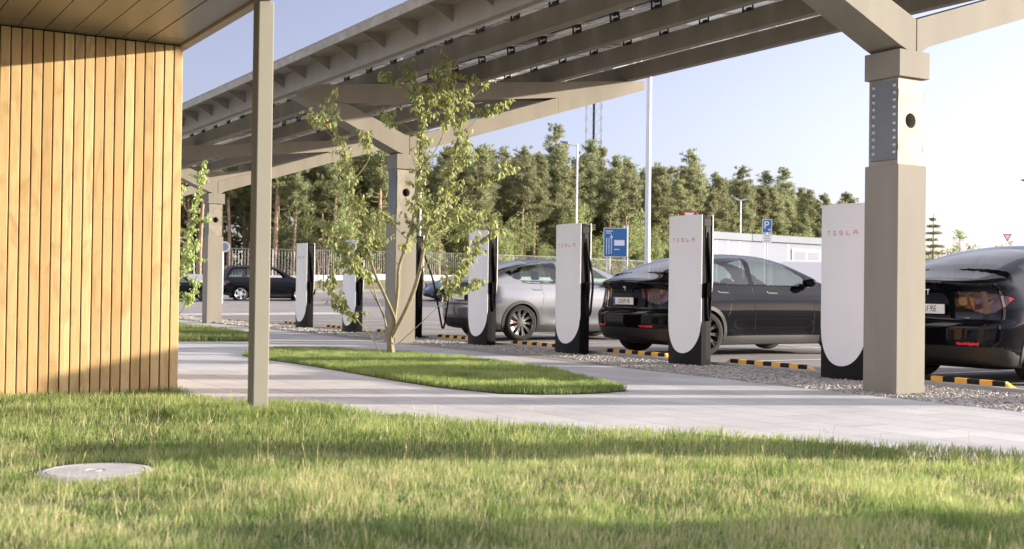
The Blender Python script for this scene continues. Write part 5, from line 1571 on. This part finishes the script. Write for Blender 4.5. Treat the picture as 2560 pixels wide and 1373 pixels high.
# ------------------------------------------------------------------ the young multi-stemmed tree on the island
K = 1 / 285.0
def T(cx, cy, d=0.0): return Vector(((cx - 628) * K, d, (1328 - cy) * K))   # lateral, depth, height in metres
STEMS = [   # (points, start radius, end radius)
    ([T(630, 1335), T(624, 1290), T(622, 1245)], .062, .052),
    ([T(622, 1250), T(640, 1170, .02), T(652, 1050, .05), T(655, 960, .08), T(690, 850, .1), T(715, 720, .14), T(730, 560, .18), T(735, 420, .2), T(745, 330, .2), T(700, 220, .22), T(655, 100, .25)], .040, .004),
    ([T(616, 1245), T(640, 1190, .0), T(604, 1090, -.1), T(562, 995, -.2), T(535, 900, -.24), T(510, 780, -.3), T(478, 700, -.33), T(455, 600, -.36), T(432, 480, -.4), T(402, 400, -.42), T(375, 270, -.45)], .034, .004),
    ([T(628, 1262), T(700, 1120, -.08), T(745, 985, -.16), T(770, 850, -.2), T(800, 750, -.24), T(862, 620, -.3), T(900, 430, -.35), T(925, 300, -.36), T(935, 170, -.36)], .040, .004),
    ([T(730, 560, .18), T(800, 460, .26), T(838, 350, .32), T(860, 200, .36), T(838, 60, .4)], .014, .004),
    ([T(612, 1240), T(594, 1180, .1), T(556, 1090, .2), T(530, 1020, .3), T(480, 950, .38), T(420, 880, .45), T(345, 850, .5)], .017, .004),
    ([T(600, 1180, .05), T(560, 1100, .0), T(510, 1010, -.1), T(440, 930, -.2), T(395, 840, -.25), T(340, 770, -.3)], .012, .003),
    ([T(582, 1316, -.1), T(560, 1270, -.14), T(520, 1220, -.2), T(480, 1170, -.26), T(430, 1120, -.3), T(395, 1085, -.32), T(380, 1010, -.33)], .011, .003),
    ([T(742, 990, -.16), T(830, 890, -.3), T(925, 812, -.42), T(985, 745, -.5)], .011, .003),
    ([T(652, 1290, .0), T(740, 1210, -.15), T(830, 1120, -.25), T(900, 1010, -.34), T(985, 880, -.4), T(1065, 795, -.44)], .008, .002),
    ([T(800, 750, -.24), T(858, 700, -.1), T(930, 640, 0.02), T(1010, 590, .1), T(1075, 560, .15), T(1140, 530, .2)], .010, .002),
    ([T(900, 430, -.35), T(960, 370, -.3), T(1010, 320, -.25), T(1095, 265, -.2)], .009, .002),
    ([T(862, 620, -.3), T(915, 570, -.45), T(945, 520, -.5), T(935, 440, -.55)], .008, .002),
    ([T(850, 1100, -.28), T(905, 1070, -.4), T(985, 1020, -.5)], .005, .002),
    ([T(655, 960, .08), T(610, 900, .2), T(560, 850, .3), T(500, 830, .35)], .008, .002),
    ([T(535, 900, -.24), T(470, 870, -.35), T(400, 880, -.4)], .007, .002),
    ([T(432, 480, -.4), T(350, 400, -.3), T(290, 330, -.25)], .007, .002),
    ([T(478, 700, -.33), T(420, 640, -.5), T(365, 620, -.6)], .006, .002),
    ([T(480, 600, -.3), T(530, 520, -.2), T(525, 450, -.1), T(510, 400, -.1)], .007, .002),
    ([T(700, 220, .22), T(640, 190, .15), T(580, 140, .1)], .006, .002),
    ([T(745, 330, .2), T(800, 250, .1), T(800, 120, 0)], .008, .002),
    ([T(925, 300, -.36), T(990, 230, -.3), T(1010, 195, -.3)], .007, .002),
    ([T(838, 350, .32), T(780, 270, .45), T(740, 170, .5)], .007, .002),
    ([T(735, 420, .2), T(665, 360, .3), T(610, 350, .3), T(600, 300, .3)], .007, .002),
    ([T(770, 850, -.2), T(840, 800, .1), T(900, 700, .3)], .008, .002),
    ([T(690, 850, .1), T(620, 780, .25), T(580, 720, .3)], .007, .002),
]
def make_young_tree(name, label, loc, rz, mirror=False, sc=1.0):
    rnd = random.Random(77)
    r = empty(name, loc, rz, label, 'tree')
    b = MB(); tw = MB(); lp_ = []      # leaf positions: (point, direction)
    def densify(pts):
        o_ = []
        for i in range(len(pts) - 1):
            p0, p1, p2, p3 = [pts[max(0, min(len(pts) - 1, i + k))] for k in (-1, 0, 1, 2)]
            for q in range(4):
                t = q / 4; o_.append(0.5 * ((2 * p1) + (-p0 + p2) * t + (2 * p0 - 5 * p1 + 4 * p2 - p3) * t * t + (-p0 + 3 * p1 - 3 * p2 + p3) * t ** 3))
        o_.append(pts[-1]); return o_
    for si, (pts, ra, rb) in enumerate(STEMS):
        d = densify(pts); n = len(d)
        rads = [ra + (rb - ra) * (k / (n - 1)) ** .8 for k in range(n)]
        (b if ra > .03 or si == 0 else b).tube(d, rads, 8 if ra > .02 else 5)
        if si == 0: continue
        Ltot = sum((d[k + 1] - d[k]).length for k in range(n - 1))
        # twigs
        for k in range(n - 1):
            seg = (d[k + 1] - d[k]).length; f = k / (n - 1)
            dens = 28 if ra > .02 else 36
            start = .34 if ra > .02 else .42
            if f < start: continue
            m = seg * dens; m = int(m) + (rnd.random() < m % 1)
            for _ in range(m):
                p = d[k].lerp(d[k + 1], rnd.random())
                a = rnd.uniform(0, 6.28); up = rnd.uniform(.1, 1.3)
                dr = (Vector((math.cos(a), math.sin(a), 0)) + (d[k + 1] - d[k]).normalized() * up).normalized()
                L_ = rnd.uniform(.10, .30) * (1.25 - .5 * f)
                q = p + dr * L_; mid = p.lerp(q, .5) + Vector((0, 0, .015))
                tw.tube([p, mid, q], [.0032, .0024, .0012], 4, cap=False)
                nl = int(L_ / .026)
                for j in range(nl):
                    u = (j + .7) / nl
                    lp_.append((p.lerp(q, u), dr))
            if f > .5:
                for _ in range(int(seg / .05) + 1): lp_.append((d[k].lerp(d[k + 1], rnd.random()), (d[k + 1] - d[k]).normalized()))
    k_ = len(b.v); b.v += tw.v; b.f += [tuple(i + k_ for i in f_) for f_ in tw.f]; b.m += [1] * len(tw.f)
    b.build('stems', [MT['bark'], MT['twig']], r, smooth=True)
    # hanging, slightly curled leaves
    V, F, tn, red = [], [], [], []
    VR, FR, TR = [], [], []
    for p, dr in lp_:
        isred = rnd.random() < .007
        VV, FF, TT = (VR, FR, TR) if isred else (V, F, tn)
        a = rnd.uniform(0, 6.28); side = Vector((math.cos(a), math.sin(a), rnd.uniform(-.3, .4)))
        pet = p + side.normalized() * rnd.uniform(.008, .022)
        down = (Vector((0, 0, -1)) * rnd.uniform(.5, 1.4) + side * rnd.uniform(.1, .9)).normalized()
        L_ = rnd.uniform(.06, .105); w = L_ * rnd.uniform(.20, .29)
        ax = down.cross(Vector((rnd.uniform(-1, 1), rnd.uniform(-1, 1), rnd.uniform(-.2, .2)))).normalized()
        nrm = down.cross(ax) * (w * rnd.uniform(.2, .8))
        c1 = pet + down * L_ * .35; c2 = pet + down * L_ * .72 + side * .006; tip = pet + down * L_ + nrm * .8
        k = len(VV)
        VV += [pet, c1 + ax * w + nrm, c1, c1 - ax * w + nrm, c2 + ax * w * .8 + nrm, c2, c2 - ax * w * .8 + nrm, tip]
        FF += [(k, k + 1, k + 2, k + 2), (k, k + 2, k + 3, k + 3), (k + 1, k + 4, k + 5, k + 2), (k + 2, k + 5, k + 6, k + 3), (k + 4, k + 7, k + 7, k + 5), (k + 5, k + 7, k + 7, k + 6)]
        TT += [min(1, max(0, rnd.gauss(.5, .28)))] * 8
    def mesh_leaves(nm, VV, FF, TT, m):
        me = bpy.data.meshes.new(nm); me.from_pydata([tuple(v) for v in VV], [], [tuple(dict.fromkeys(f)) for f in FF]); me.materials.append(m)
        at_ = me.attributes.new('tone', 'FLOAT', 'POINT'); at_.data.foreach_set('value', TT)
        me.polygons.foreach_set('use_smooth', [True] * len(me.polygons))
        o = bpy.data.objects.new(nm, me); COL.objects.link(o); o.parent = r
    mesh_leaves('leaves', V, F, tn, MT['leaf']); mesh_leaves('autumn_leaves', VR, FR, TR, MT['leafred'])
    r.scale = ((-sc if mirror else sc), sc, sc)
    return r
yt = make_young_tree('young_tree', 'young multi-stemmed tree with hanging yellow-green leaves on the grass island', (7.55, 16.05, 0.03), -TH)
y2 = copy_tree(yt); y2.location = (7.32, 27.56, 0.03); y2.rotation_euler = (0, 0, -TH + 2.2); y2.scale = (1.0, 1.0, 1.0)
tag(y2, 'leafy young tree half hidden behind the corner of the timber wall', 'tree')
